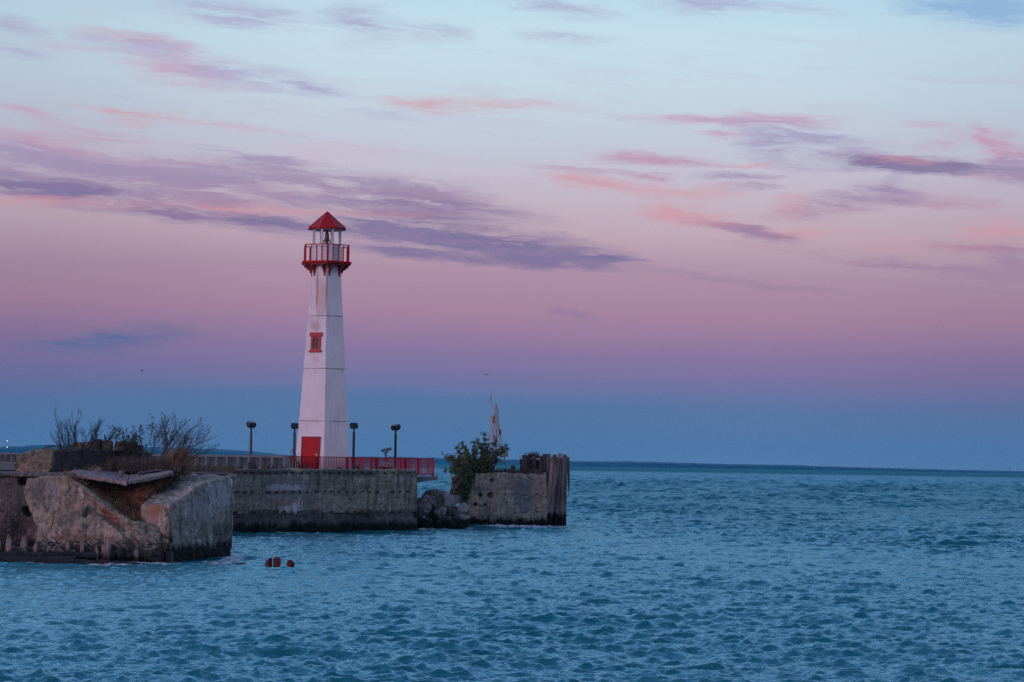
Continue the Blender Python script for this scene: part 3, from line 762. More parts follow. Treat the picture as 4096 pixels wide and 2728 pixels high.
# gallery
zg0, zg1 = tz(1304, 1058), tz(1304, 1049.5)
m = MB(); m.hexa(ring(112 * SP, zg0, HEX), ring(113 * SP, zg1, HEX)); gal = m.build('gallery_deck', RED, lh)
m = MB(); m.hexa(ring(102 * SP, zg0 - .10, HEX), ring(104 * SP, zg0 - .003, HEX)); m.build('deck_moulding', BRACKET, gal)
for i in range(6):
    a0, a1 = HEX[i], HEX[(i + 1) % 6]
    na = a0 + R(30)
    nn = Vector((math.sin(na), -math.cos(na), 0)); tt_ = Vector((math.cos(na), math.sin(na), 0))
    for s in (-.30, .30):
        base_ = sR(zg0) * .866
        m = MB()
        prof = [(0, -.10), (.52, -.10), (.52, -.19), (.40, -.21), (.36, -.30), (.22, -.36), (.17, -.50), (.10, -.56), (.10, -.74), (0, -.78)]
        c0 = Vector((TX, TY, 0)) + nn * (base_ - .02) + tt_ * (s * 1.15 - .055)
        pts = [c0 + nn * (x * 1.0) + Vector((0, 0, zg0 + z)) for x, z in prof]
        m.prism(pts, tt_ * .11); m.build('bracket', BRACKET, lh)
RR = 99.5 * SP; zr = tz(1304, 984)
m = MB(); rt = ring(RR, zr, HEX)
for i in range(6):
    m.bar(rt[i], rt[(i + 1) % 6], .07, .055)
hr = m.build('gallery_rail', RED, lh)
for i in range(6):
    a, b2 = ring(RR, 0, HEX)[i], ring(RR, 0, HEX)[(i + 1) % 6]
    for j in range(4):
        c = a + (b2 - a) * (j / 4)
        w_ = .085 if j == 0 else .05
        m = MB(); m.box(c + Vector((0, 0, (zr + zg1) / 2 - .02)), (w_, w_, zr - zg1 - .045), (0, 0, HEX[i] + R(30))); m.build('post' if j == 0 else 'baluster', RED, hr)
# lantern
LR = 60.7 * SP; zw = tz(1303, 982); ze = tz(1303, 921)
m = MB(); m.hexa(ring(LR, zg1 + .003, OCT), ring(LR, zw, OCT)); lw = m.build('lantern_wall', WHITE, lh)
m = MB(); m.hexa(ring(LR + .03, zw + .002, OCT), ring(LR + .03, zw + .05, OCT)); m.build('sill', WHITE, lw)
for a in OCT:
    c = ring(LR - .06, 0, [a])[0]
    m = MB(); m.box(c + Vector((0, 0, (zw + ze) / 2 + .02)), (.11, .11, ze - zw + .03 - .062), (0, 0, a)); m.build('lantern_post', POSTWHITE, lh)
m = MB()
o_ = ring(LR + .01, ze - .02, OCT); i_ = ring(LR - .14, ze - .02, OCT); o2 = ring(LR + .01, ze + .10, OCT); i2 = ring(LR - .14, ze + .10, OCT)
for k in range(8):
    k2 = (k + 1) % 8
    m.hexa([o_[k], o_[k2], i_[k2], i_[k]], [o2[k], o2[k2], i2[k2], i2[k]])
m.build('lantern_beam', POSTWHITE, lh)
ZR = R(0)
er = 80.7 * SP
m = MB(); e0 = ring(er, ze + .03, OCT); e1 = ring(er, ze + .10, OCT); top_ = ring(.03, tz(1305, 847), OCT)
m.hexa(e0, e1); m.hexa(ring(er - .004, ze + .102, OCT), top_); rf = m.build('roof', RED, lh)
m = MB()
for a, bb in zip(e1, top_): m.bar(a + Vector((0, 0, .01)), bb, .035, .03)
m.build('roof_hip', RED, rf)
# bell hung on a yoke
bz = tz(1305, 963)
m = MB(); prof = [(.20, 0), (.185, .02), (.155, .08), (.135, .22), (.125, .38), (.105, .47), (.06, .54), (.03, .62)]
m.lathe((TX, TY, bz), prof, 22); bell = m.build('bell', BRONZE, lh, smooth=True)
m = MB(); m.tube([(TX, TY, bz + .6), (TX, TY, ze + .05)], .035, 8); m.build('bell_hanger', BRONZE, bell)
m = MB(); m.lathe((TX, TY, zw - .0), [(.16, .051), (.13, .12), (.08, .20), (.07, .30), (.08, .335)], 14); m.build('bell_pedestal', BRONZE, bell, smooth=True)
m = MB(); m.bar((TX - .22, TY, bz + .0), (TX - .15, TY, zw + .08), .05, .06); m.bar((TX + .22, TY, bz + .0), (TX + .15, TY, zw + .08), .05, .06); m.bar((TX - .24, TY, bz - .02), (TX + .24, TY, bz - .02), .05, .06); m.build('bell_yoke', BRONZE, bell)

# ------------------------------------------------------------------ flood lamps on posts
def lamp(x, y_top, d, yaw, tilt, label, z0=DECKZ):
    p = P(x, y_top + 20, d)
    r = root('flood_lamp', (p.x, p.y, z0), label, 'lamp', 'black flood lamps on the pier')
    hz = P(x, y_top, d).z
    m = MB(); m.tube([(p.x, p.y, z0), (p.x, p.y, hz - .60)], .078, 12); m.tube([(p.x, p.y, z0 + .002), (p.x, p.y, z0 + .05)], .16, 12)
    m.build('pole', BLACK, r, smooth=False)
    m = MB(); m.tube([(p.x, p.y, hz - .605), (p.x, p.y, hz - .50), (p.x, p.y, hz - .46), (p.x, p.y, hz - .42), (p.x, p.y, hz - .22)], [.055, .05, .065, .045, .045], 10); m.build('neck', BLACK, r)
    c = Vector((p.x, p.y, hz - .19)); Mx = Euler((tilt, 0, yaw)).to_matrix()
    def q(x, y, z): return c + Mx @ Vector((x, y, z))
    w1, w2, w3 = .21, .26, .19
    m = MB()
    m.hexa([q(-w3, -.14, -.17), q(w3, -.14, -.17), q(w3, .14, -.17), q(-w3, .14, -.17)], [q(-w2, -.2, .0), q(w2, -.2, .0), q(w2, .2, .0), q(-w2, .2, .0)])
    m.hexa([q(-w2, -.2, .0), q(w2, -.2, .0), q(w2, .2, .0), q(-w2, .2, .0)], [q(-w1, -.15, .17), q(w1, -.15, .17), q(w1, .15, .17), q(-w1, .15, .17)])
    hd = m.build('lamp_head', BLACK, r)
    m = MB(); m.hexa([q(-.17, -.20, -.10), q(.17, -.20, -.10), q(.20, -.225, .0), q(-.20, -.225, .0)], [q(-.17, -.17, -.10), q(.17, -.17, -.10), q(.20, -.19, .0), q(-.20, -.19, .0)])
    m.build('lamp_lens', LENS, hd)
lamp(1005, 1686, 149, R(42), R(22), 'black flood lamp on a post behind the grey balustrade, left of the lighthouse')
lamp(1179, 1692, 152, R(4), R(-6), 'black flood lamp post half hidden behind the left edge of the lighthouse')
lamp(1416, 1691, 150, R(-4), R(-6), 'black flood lamp on a post just right of the lighthouse')
lamp(1583, 1697, 150, R(-42), R(24), 'black flood lamp on a post right of the coin viewer')

# ------------------------------------------------------------------ coin viewer on its round brick base
vx = P(1543, 1850, 148.3); VX, VY = vx.x, vx.y
def vz(y): return P(1543, y, 148.3).z
bs = root('viewer_base', (VX, VY, DECKZ), 'round orange brick base with a domed pale cap under the coin viewer', 'pedestal')
m = MB(); m.lathe((VX, VY, DECKZ), [(.42, 0), (.42, .50), (.40, .52)], 20); m.build('brick_drum', BRICK, bs)
m = MB(); m.lathe((VX, VY, DECKZ + .522), [(.43, 0), (.43, .06), (.36, .22), (.22, .31), (.05, .33)], 24); m.build('cap', CAPW, bs, smooth=True)
vr = root('coin_viewer', (VX, VY, DECKZ + .85), 'grey coin operated viewing telescope tilted up to the right', 'telescope')
zt = vz(1818)
m = MB(); m.tube([(VX, VY, DECKZ + .84), (VX, VY, zt - .06), (VX, VY, zt - .05), (VX, VY, zt), ], [.06, .06, .085, .085], 12); m.tube([(VX, VY, zt + .001), (VX, VY, zt + .10)], [.05, .04], 10); m.build('stand', GREYMETAL, vr)
a = P(1523, 1802.5, 148.3); b2 = P(1566, 1794, 148.3); dv = (b2 - a).normalized()
m = MB(); m.tube([a, a + dv * .05, a + dv * .06, b2 - dv * .16, b2 - dv * .155, b2], [.055, .055, .075, .085, .10, .10], 16); m.build('barrel', GREYMETAL, vr)
nrm = dv.cross(Vector((0, 1, 0))).normalized()
if nrm.z > 0: nrm = -nrm
m = MB(); c = a + dv * .30 + nrm * .11
m.hexa([c - dv * .12 + Vector((0, -.08, 0)), c + dv * .20 + Vector((0, -.08, 0)), c + dv * .20 + Vector((0, .08, 0)), c - dv * .12 + Vector((0, .08, 0))],
       [c - dv * .08 + nrm * .09 + Vector((0, -.07, 0)), c + dv * .14 + nrm * .09 + Vector((0, -.07, 0)), c + dv * .14 + nrm * .09 + Vector((0, .07, 0)), c - dv * .08 + nrm * .09 + Vector((0, .07, 0))])
m.build('coin_box', RUSTP, vr)
m = MB(); e = P(1541, 1808, 148.3)
for sgn in (-1, 1):
    m.bar(e + Vector((0, sgn * .115, .02)), e + Vector((0, sgn * .115, -.10)), .04, .04)
m.bar(e + Vector((0, -.13, -.11)), e + Vector((0, .13, -.11)), .05, .05); m.bar(e + Vector((0, 0, -.11)), Vector((VX, VY, zt + .08)), .05, .05)
m.build('yoke', GREYMETAL, vr)
m = MB(); m.bar(a + dv * .06 + nrm * .10, a + dv * .17 + nrm * .10, .035); m.bar(a + dv * .16 + nrm * .13, a + dv * .2 + nrm * .19, .03); m.build('eyepiece', BLACK, vr)

# ------------------------------------------------------------------ outer block, timber and wreck
def pts(lst): return [P(*p) for p in lst]
TAN = (0.22, 0.15, 0.14)
BLKM = concrete('outer_block_concrete', (0.43, 0.36, 0.28), (0.29, 0.275, 0.23), 0.6, 0.75, 0.42, 0.25, seed=31, wc=(.6, .5, .5),
    blobs=[(P(2100, 1980, 159.5), (1.5, 2.5, 2.2), (0, 0, 0), (0.150, 0.190, 0.210), .8), (P(1975, 2000, 159), (.28, 2.5, 1.8), (0, 0, 0), (0.405, 0.257, 0.230), .7),
           (P(2022, 1965, 159), (.9, 2.5, .45), (0, 0, 0), (0.513, 0.351, 0.351), .8), (P(2150, 1960, 160), (.4, 2.5, 1.7), (0, 0, 0), (0.351, 0.230, 0.176), .7)])
m = MB()
fr = pts([(1853, 2074, 159.5), (1848, 2125, 159.5), (2192, 2125, 160.5), (2192, 2060, 160.5), (2186, 1893, 160.8), (1899, 1893, 160.2)])
bk_ = [Vector((p.x + (0.2 if i < 2 else 0), p.y + 6.5, p.z)) for i, p in enumerate(fr)]
m.hexa(fr, bk_)
cuts = []
for (x, y, wpx) in ((1967, 1922, 14), (1962, 1982, 19), (1921, 1980, 12), (1900, 2017, 14), (1940, 2019, 14)):
    c = P(x, y, 159.8); ww = wpx * .0165
    cm = MB(); cm.box(c, (ww, 1.6, ww * 1.05), (0, random.uniform(-.2, .2), 0)); cuts.append(cm)
blk = m.build('concrete_block', BLKM, origin=P(2020, 2100, 162))
weather(blk, 0.07, 0.09, 0.8, 0.05, 0.25, cuts=cuts)
setp(blk, 'square weathered concrete block with five small holes beyond the boulders', 'concrete block')
m = MB()
for (x, y, an, l) in ((2080, 1912, .05, 10), (2118, 1912, .6, 8), (2062, 1978, -.25, 9), (2098, 1980, .12, 12), (2145, 1977, 0, 8), (2062, 2052, -.3, 8), (2100, 2048, -.15, 12), (2150, 2047, 0, 8)):
    c = P(x, y, 159.4); m.bar(c - Vector((l * .0165, 0, l * .0165 * -math.tan(an))), c + Vector((l * .0165, 0, -l * .0165 * math.tan(an))), .10, .06)
m.build('rusty_bar', RUST, blk)

def pile(x0, yt, x1, yb, d, wpx, mat, label, grp, seed, top='flat', name='timber_pile', n=10):
    """round timber from photo pixel (x0,yt) at its top to (x1,yb) at its foot"""
    rg = random.Random(seed)
    a = P(x1, yb, d); b = P(x0, yt, d); r = wpx * d / F / 2
    m = MB(); K = 9
    for k in range(K + 1):
        f = k / K; c = a.lerp(b, f); rr = r * (1.12 - .18 * f)
        for j in range(n):
            an = 2 * math.pi * j / n
            g = 1 + (.13 if top == 'flat' else .34) * mnoise.noise(Vector((seed * 3.1, j * 1.7, f * 1.5))) - (.10 if top == 'flat' else .22) * (j % 3 == 0)
            zz = 0
            if k == K: zz = rg.uniform(-.10, .10) * (1 if top == 'flat' else 5.0) * r * 2; g *= .93 if top == 'flat' else .55
            if k == K - 1 and top != 'flat': g *= .85
            m.v.append(c + Vector((math.cos(an) * rr * g, math.sin(an) * rr * g, zz)))
    for k in range(K):
        for j in range(n):
            q = k * n + j; q2 = k * n + (j + 1) % n
            m.f.append((q, q2, q2 + n, q + n))
    m.f.append(tuple(reversed(range(n)))); m.v.append(b + Vector((0, 0, r * .15)))
    for j in range(n): m.f.append((K * n + j, K * n + (j + 1) % n, (K + 1) * n))
    o = m.build(name, mat, origin=a)
    return setp(o, label, 'timber pile', grp)
PILEL = wood('pale_pile_timber', (0.17, 0.145, 0.135), (0.36, 0.30, 0.28), wet=0.8)
G1 = 'tall timber piles round the outer block'
pl = [ # x top, y top, x foot, d, width
 (2194, 1816, 2196, 162.6, 20, 'square topped pile leaning behind the block edge, left end of the tall cluster'),
 (2213, 1827, 2182, 160.6, 22, 'pale brown pile slanting down to the left in front of the tall cluster'),
 (2228, 1830, 2196, 160.9, 20, 'dark slanting pile just right of the pale brown one'),
 (2219, 1819, 2214, 162.8, 19, 'broad topped grey pile behind the slanting piles'),
 (2239, 1814, 2230, 162.2, 20, 'tallest pile of the cluster with a green topped end'),
 (2246, 1833, 2222, 161.0, 17, 'narrow dark pile with pale wetline in the middle of the cluster'),
 (2258, 1819, 2243, 161.4, 21, 'thick pile with mossy top, second from the right of the cluster'),
 (2263, 1824, 2255, 162.0, 18, 'rightmost standing pile of the cluster')]
for i, (x, y, xf, d, wd_, lab) in enumerate(pl):
    pile(x, y, xf, 2128, d + (.25 if i % 2 else -.15), wd_ * .92, PILEL if i in (1, 4, 7) else PILE, lab, G1, 40 + i)
# the broken splinter hanging off the right side
m = MB(); tp = P(2272, 1828, 161.6); bt = P(2274.5, 1984, 161.6)
m.tube([tp, P(2273, 1850, 161.6), P(2274, 1900, 161.6), P(2275.5, 1950, 161.6), bt], [.09, .10, .075, .05, .012], 6)
o = m.build('hanging_splinter', PILE, origin=tp); setp(o, 'long pointed splinter of timber hanging from the right side of the pile cluster', 'broken timber')
G2 = 'short crib posts on the block top'
for i, (x, y, wd_, d, yb, lab) in enumerate([
 (2097, 1821, 19, 163.0, 1900, 'short crib post at the left end of the row on the block'),
 (2115, 1826, 18, 163.3, 1900, 'short crib post overgrown with twigs, second of the row on the block'),
 (2136, 1825, 18, 163.2, 1900, 'short reddish crib post, third of the row on the block'),
 (2165, 1824, 16, 163.0, 1900, 'short crib post beside the gap in the row on the block'),
 (2181, 1817, 21, 162.9, 1900, 'tallest short post at the right end of the row on the block'),
 (1970, 1863, 23, 161.5, 1897, 'dark stump on the block beside the shrub'),
 (2052, 1863, 22, 162.0, 1897, 'dark stump alone on the middle of the block')]):
    pile(x, y, x, yb, d, wd_, PILED, lab, G2, 60 + i, name='crib_post')
m = MB()
m.box(P(2130, 1872, 163.8), (1.7, .3, 1.2), (0, 0, .05)); m.box(P(2172, 1872, 163.7), (.9, .3, 1.0), (0, 0, 0))
o = m.build('crib_wall', PILED, origin=P(2130, 1895, 163.8)); weather(o, .05, .06, .4, .03, .12); setp(o, 'dark rotten timber crib filling between the short posts', 'timber wall')

# bent white steel frame
tw = root('wrecked_frame', P(1990, 1890, 162), 'bent and leaning white steel frame with hanging plates standing behind the shrub', 'steel frame')
DT = 162.5
def zx(x, y, dd=0): return P(1850 + .2232 * x, 1550 + .2232 * y, DT + dd)
for q, r_ in [([(512, 118), (506, 210), (503, 290), (528, 335)], .045), ([(528, 335), (572, 372), (588, 450), (592, 560), (600, 720), (605, 860), (600, 960)], .05)]:
    m = MB(); m.tube([zx(*p) for p in q], r_, 8); m.build('mast_pipe', STEELW, tw)
legs = [[(584, 305), (592, 440), (612, 600), (636, 860), (650, 1000), (660, 1180)], [(604, 305), (632, 440), (632, 560), (655, 740), (690, 920), (705, 1010), (740, 1180), (780, 1420)],
        [(568, 450), (550, 500), (520, 650), (490, 800), (470, 900), (455, 1100)], [(575, 480), (560, 640), (545, 800), (560, 900), (590, 1150), (635, 1430)],
        [(590, 640), (590, 800), (600, 930), (620, 1200)], [(485, 840), (510, 920), (530, 990), (545, 1100)], [(530, 780), (545, 860), (515, 990), (480, 1150)], [(560, 880), (590, 905), (650, 985), (700, 1090)]]
for i, q in enumerate(legs):
    m = MB(); m.tube([zx(x, y, (.3 if i % 2 else -.3) * (y / 1400)) for x, y in q], .042 if i < 4 else .034, 6); m.build('strut', STEELW, tw)
def plate4(q, mat, th=.05, name='plate'):
    m = MB(); m.prism([zx(*p) for p in q], (0, th, 0)); m.build(name, mat, tw)
plate4([(488, 505), (548, 515), (548, 632), (490, 632)], STEELW)
plate4([(552, 512), (592, 512), (588, 628), (552, 632)], GREYMETAL, .12)
plate4([(655, 745), (690, 750), (698, 780), (690, 860), (655, 840)], RUSTP, .1)
plate4([(700, 1165), (815, 1130), (818, 1225), (835, 1235), (660, 1262), (690, 1200)], STEELW, .08)
plate4([(640, 985), (665, 1020), (705, 1085), (640, 1065)], STEELW, .08)

# boulders
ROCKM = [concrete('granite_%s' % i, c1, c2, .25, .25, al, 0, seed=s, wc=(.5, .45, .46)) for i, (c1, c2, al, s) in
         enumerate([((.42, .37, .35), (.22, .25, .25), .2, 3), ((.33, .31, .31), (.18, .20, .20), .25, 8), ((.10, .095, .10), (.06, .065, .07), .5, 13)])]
def boulder(cx, cy, d, hw, hh, seed, mat, label, rot=0.0, dep=1.0):
    rg = random.Random(seed)
    s = d / F
    bm = bmesh.new(); bmesh.ops.create_icosphere(bm, subdivisions=4, radius=1)
    pl_ = []
    for _ in range(13):
        v = Vector((rg.gauss(0, 1), rg.gauss(0, 1), rg.gauss(0, 1))).normalized(); pl_.append((v, rg.uniform(.55, .90)))
    Rm = Euler((0, rot, rg.uniform(-.3, .3))).to_matrix()
    c = P(cx, cy, d)
    for v in bm.verts:
        q = v.co.copy()
        for n_, h in pl_:
            dd = q.dot(n_)
            if dd > h: q -= n_ * (dd - h) * .92
        q *= 1.10
        q += q.normalized() * (mnoise.fractal(q * 1.6 + Vector((seed, 0, 0)), 1, 2, 5) * .15)
        q = Vector((q.x * hw * s, q.y * (hw + hh) / 2 * s * dep, q.z * hh * s))
        v.co = Rm @ q
    me = bpy.data.meshes.new('boulder'); bm.to_mesh(me); bm.free(); me.materials.append(mat)
    me.polygons.foreach_set('use_smooth', [True] * len(me.polygons))
    o = bpy.data.objects.new('boulder', me); COL.objects.link(o); o.location = c
    return setp(o, label, 'boulder', 'boulders piled between the pier and the outer block')
boulder(1748, 1988, 157, 56, 30, 1, ROCKM[0], 'broad flat-backed boulder at the top of the pile, behind the others')
boulder(1778, 2012, 154.5, 39, 40, 2, ROCKM[0], 'large pale pinkish boulder in the middle of the pile', R(35))
boulder(1694, 2022, 153, 36, 40, 3, ROCKM[1], 'big dark grey boulder touching the end of the pier wall')
boulder(1733, 2008, 154.5, 22, 34, 14, ROCKM[1], 'narrow grey boulder leaning over the dark hollow', R(-25))
boulder(1760, 2050, 151.5, 27, 25, 4, ROCKM[1], 'small rounded grey boulder below the pale one')
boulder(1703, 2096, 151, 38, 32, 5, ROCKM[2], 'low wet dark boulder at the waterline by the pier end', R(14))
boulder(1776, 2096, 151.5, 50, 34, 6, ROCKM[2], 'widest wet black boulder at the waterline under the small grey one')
boulder(1849, 2035, 156, 31, 20, 7, ROCKM[0], 'tilted slab-like boulder leaning on the outer block', R(-28))
boulder(1845, 2070, 153.5, 31, 17, 8, ROCKM[1], 'low dull boulder under the tilted slab-like one')
boulder(1815, 1998, 158, 27, 26, 9, ROCKM[1], 'dark boulder in the shade of the shrub')
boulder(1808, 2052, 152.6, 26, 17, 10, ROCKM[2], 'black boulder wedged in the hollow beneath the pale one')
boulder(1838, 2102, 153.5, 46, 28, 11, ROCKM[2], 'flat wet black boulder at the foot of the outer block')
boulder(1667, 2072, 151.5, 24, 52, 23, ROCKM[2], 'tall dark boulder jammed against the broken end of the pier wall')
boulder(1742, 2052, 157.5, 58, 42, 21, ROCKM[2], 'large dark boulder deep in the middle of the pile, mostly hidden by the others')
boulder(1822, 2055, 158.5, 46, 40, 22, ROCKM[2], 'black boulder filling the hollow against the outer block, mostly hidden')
m = MB(); m.prism(pts([(1804, 1908, 161), (1850, 1902, 161), (1872, 1925, 161.5), (1868, 2010, 161), (1793, 2010, 160.5), (1797, 1970, 160.5), (1803, 1955, 160.7)]), (0.3, 2.5, 0))
o = m.build('concrete_chunk', BLKM, origin=P(1830, 1990, 161)); weather(o, .07, .09, .5, .04, .2); setp(o, 'upright pinkish concrete chunk half hidden behind the hanging shrub branches', 'concrete chunk')

# ------------------------------------------------------------------ near ruin on the left
def pp(x, y, d): return P(x, y, d)
RUIN = concrete('ruin_concrete', (0.37, 0.32, 0.235), (0.25, 0.225, 0.18), .6, .8, .42, .40, seed=17, wc=(.6, .52, .55),
    blobs=[(P(425, 2065, 96.3), (1.1, 1.5, .33), (0, R(38), 0), (0.25, 0.075, 0.045), .95), (P(370, 2030, 96.3), (.7, 1.5, .3), (0, R(35), 0), (0.22, 0.12, 0.075), .7),
           (P(195, 1975, 96.3), (.55, 1.5, .35), (0, 0, 0), (0.42, 0.37, 0.42), .8), (P(200, 2035, 96.3), (.3, 1.5, .13), (0, 0, 0), (0.5, 0.42, 0.46), .9),
           (P(270, 2020, 96.3), (.5, 1.5, .45), (0, 0, 0), (0.220, 0.150, 0.100), .7), (P(180, 1960, 96.3), (1.0, 1.5, .6), (0, 0, 0), (0.250, 0.230, 0.260), .7),
           (P(320, 2150, 96), (2.2, 1.5, .25), (0, 0, 0), (0.180, 0.120, 0.090), .6), (P(480, 2180, 96), (1.5, 1.5, .5), (0, 0, 0), (0.22, 0.15, 0.12), .6)])
DARKC = concrete('dark_wall_concrete', (0.18, 0.155, 0.14), (0.12, 0.115, 0.11), .5, .3, .6, .35, seed=23,
    blobs=[(P(90, 2000, 97), (1.2, 2, .7), (0, 0, 0), (0.13, 0.11, 0.10), .6)])
BLKA = concrete('end_block_concrete', (0.36, 0.335, 0.265), (0.23, 0.235, 0.20), .75, 1.0, .55, .12, seed=5, webs=True, cracks=.8, wc=(.55, .55, .6),
    blobs=[(P(612, 2045, 97.3), (.7, 1.2, .55), (0, 0, 0), (0.324, 0.182, 0.115), .9), (P(600, 2120, 97.3), (.6, 1.2, .9), (0, 0, 0), (0.365, 0.250, 0.216), .85),
           (P(628, 2090, 97), (.10, 1, .9), (0, R(6), 0), (0.50, 0.36, 0.30), .9), (P(668, 2170, 97), (.35, .8, .55), (0, 0, 0), (0.025, 0.02, 0.018), .95), (P(660, 2050, 97), (.3, .8, .3), (0, 0, 0), (0.05, 0.04, 0.035), .6),
           (P(735, 1985, 98.4), (.28, 1.3, .9), (0, R(38), 0), (0.405, 0.324, 0.351), .8), (P(880, 1985, 102), (.9, 3.5, 1.1), (0, 0, 0), (0.46, 0.46, 0.50), .75), (P(800, 2040, 100.3), (.9, 3, .9), (0, 0, 0), (0.44, 0.42, 0.45), .55), (P(900, 2120, 103), (.6, 3, .6), (0, 0, 0), (0.05, 0.045, 0.045), .6), (P(785, 2165, 99.5), (.35, 1.5, .16), (0, 0, 0), (0.40, 0.38, 0.44), .9),
           (P(690, 2030, 97.4), (.16, .6, .8), (0, 0, 0), (0.365, 0.270, 0.270), .7), (P(820, 1898, 103), (2, 3, .10), (0, 0, 0), (0.486, 0.405, 0.446), .8)])
TOPC = concrete('ruin_top_concrete', (0.28, 0.235, 0.17), (0.17, 0.145, 0.10), .4, .25, 0, 0, seed=9)
UPC = concrete('upper_shade_dark_concrete', (0.10, 0.08, 0.08), (0.07, 0.062, 0.065), .5, .15, 0, .2, seed=19)  # dark tone carries the upper wall's shade; the dark stones share it
SLABM = concrete('slab_concrete', (0.32, 0.26, 0.25), (0.23, 0.19, 0.19), .2, .2, 0, 0, seed=29)
PLANKM = concrete('broken_slab_concrete', (0.24, 0.21, 0.22), (0.14, 0.14, 0.15), .2, .4, 0, 0, seed=37)

# left retaining wall with coping and two square sockets
m = MB()
wf = pts([(-500, 1884, 98.5), (292, 1893, 98.5), (292, 2290, 98.5), (-500, 2290, 98.5)])
m.prism(wf, (0, 5, 0))
m.prism(pts([(-500, 1882, 98.2), (300, 1891, 98.2), (300, 1910, 98.2), (-500, 1902, 98.2)]), (0, 3, 0))
c1_ = MB(); c1_.prism(pts([(53, 1907, 97.5), (86, 1907, 97.5), (86, 1941, 97.5), (53, 1941, 97.5)]), (0, 1.6, 0))
c2_ = MB(); c2_.prism(pts([(67, 2029, 97.5), (97, 2029, 97.5), (111, 2069, 97.5), (83, 2069, 97.5)]), (0, 1.6, 0))
o = m.build('retaining_wall', DARKC, origin=P(80, 2200, 98.5)); weather(o, .06, .03, .7, .02, .2, cuts=[c1_, c2_])
setp(o, 'dark vine streaked concrete wall with square sockets at the left edge', 'retaining wall')

# large slumped slab with the broken V edge
m = MB()
of = pts([(109, 1921, 97.2), (150, 1913, 97.2), (262, 1903, 97.4), (300, 1925, 97.3), (337, 1953, 97.1), (385, 1995, 96.9), (440, 2035, 96.8), (484, 2062, 96.8), (520, 2085, 96.8), (566, 2092, 97.0), (640, 2110, 97.4),
          (640, 2300, 97.2), (148, 2300, 96.4), (150, 2160, 96.6), (147, 2112, 96.7), (122, 2050, 96.9), (100, 1990, 97.1), (102, 1955, 97.2)])
m.prism(of, (0, 2.6, 0))
# raised facets on its face
m.prism(pts([(225, 2068, 96.55), (347, 2024, 96.9), (325, 2090, 96.7), (262, 2125, 96.55), (215, 2130, 96.5)]), (0, 1, 0))
m.prism(pts([(230, 2135, 96.45), (330, 2080, 96.7), (350, 2060, 96.8), (420, 2135, 96.5), (470, 2190, 96.3), (300, 2180, 96.3)]), (0, 1, 0))
m.prism(pts([(347, 2058, 96.75), (380, 2050, 96.75), (480, 2130, 96.45), (520, 2200, 96.3), (440, 2180, 96.4), (400, 2130, 96.6)]), (0, 1, 0))
m.prism(pts([(480, 2130, 96.6), (566, 2118, 96.7), (640, 2135, 97.1), (640, 2300, 96.9), (470, 2300, 96.5)]), (0, 1, 0))
m.prism(pts([(306, 2096, 96.35), (331, 2094, 96.35), (331, 2126, 96.35), (306, 2126, 96.35)]), (0, 1, 0))
o = m.build('slumped_slab', RUIN, origin=P(330, 2200, 97)); weather(o, .045, .065, .9, .04, .2)
setp(o, 'large slumped slab of brownish concrete with a rust stain and a broken sloping edge', 'concrete slab')
for q in ([(340, 1962), (337, 1990), (333, 2025), (331, 2050), (325, 2067)], [(206, 2113), (213, 2070), (218, 2045)], [(346, 2100), (343, 2130), (343, 2190)]):
    m = MB(); m.tube([P(x, y, 96.25 if y < 2070 else 96.1) for x, y in q], .016, 5); m.build('hanging_cable', RUST, o)

# tilted end block, sloping top
m = MB()
P5, P1, P2, P3, P4, P6 = P(566, 2017, 97.8), P(682, 2018, 97.2), P(818, 1930, 100.4), P(942, 1898, 104.4), P(724, 1893, 105.0), P(606, 1988, 99.4)
Q1, Q2 = P(655, 2000, 97.9), P(800, 1922, 101.0)
def dn(p, z=-1.2): return Vector((p.x, p.y, z))
vs = [P5, P1, P2, P3, P4, P6, dn(P5), dn(P1), dn(P2), dn(P3), dn(P4), dn(P6)]
vs[9] = dn(P3) - Vector((0.12, 0, 0))
m.add(vs, [(0, 1, 5), (1, 2, 5), (2, 4, 5), (2, 3, 4), (0, 6, 7, 1), (1, 7, 8, 2), (2, 8, 9, 3), (3, 9, 10, 4), (4, 10, 11, 5), (5, 11, 6, 0), (6, 11, 10, 9, 8, 7)])
o = m.build('end_block', BLKA, origin=P(700, 2240, 99)); 
cz = []
weather(o, .055, .10, .7, .045, .22, cuts=cz)
setp(o, 'massive streaked grey end block with a sloping top at the water', 'concrete block')
bm_ = MB()
for (x, y, d) in ((880, 1893, 104.6), (820, 1895, 104.8), (760, 1894, 105)):
    bm_.box(P(x, y, d), (.66, .5, .09), (0, 0, random.uniform(-.1, .1)))
bm_.build('broken_rim', SLABM, o)

# upper concrete: pale broken end, and the wall running right with its shade coloured in
m = MB()
m.prism(pts([(48, 1890, 100.4), (57, 1856, 100.5), (84, 1827, 100.7), (112, 1803, 101), (160, 1799, 101), (217, 1800, 100.6), (206, 1845, 100.2), (196, 1892, 100)]), (.5, 3, 0))
o = m.build('broken_wall_end', TOPC, origin=P(130, 1890, 101)); weather(o, .055, .12, .6, .06, .2); setp(o, 'pale rough broken end of the upper wall', 'broken wall')
m = MB(); m.prism(pts([(208, 1802, 100.7), (330, 1799, 102.6), (450, 1801, 104), (572, 1806, 105), (572, 1885, 105), (200, 1892, 100.2)]), (0, 2.5, 0))
m.prism(pts([(150, 1800, 101.3), (330, 1795, 103), (330, 1802, 103), (150, 1806, 101.3)]), (0, 3, 0))
o = m.build('upper_wall', UPC, origin=P(400, 1885, 103)); weather(o, .06, .05, .7, .03, .2); setp(o, 'upper wall behind the bare bushes, coloured dark for its shaded side', 'broken wall')
GS = 'stone blocks set along the top of the ruin'
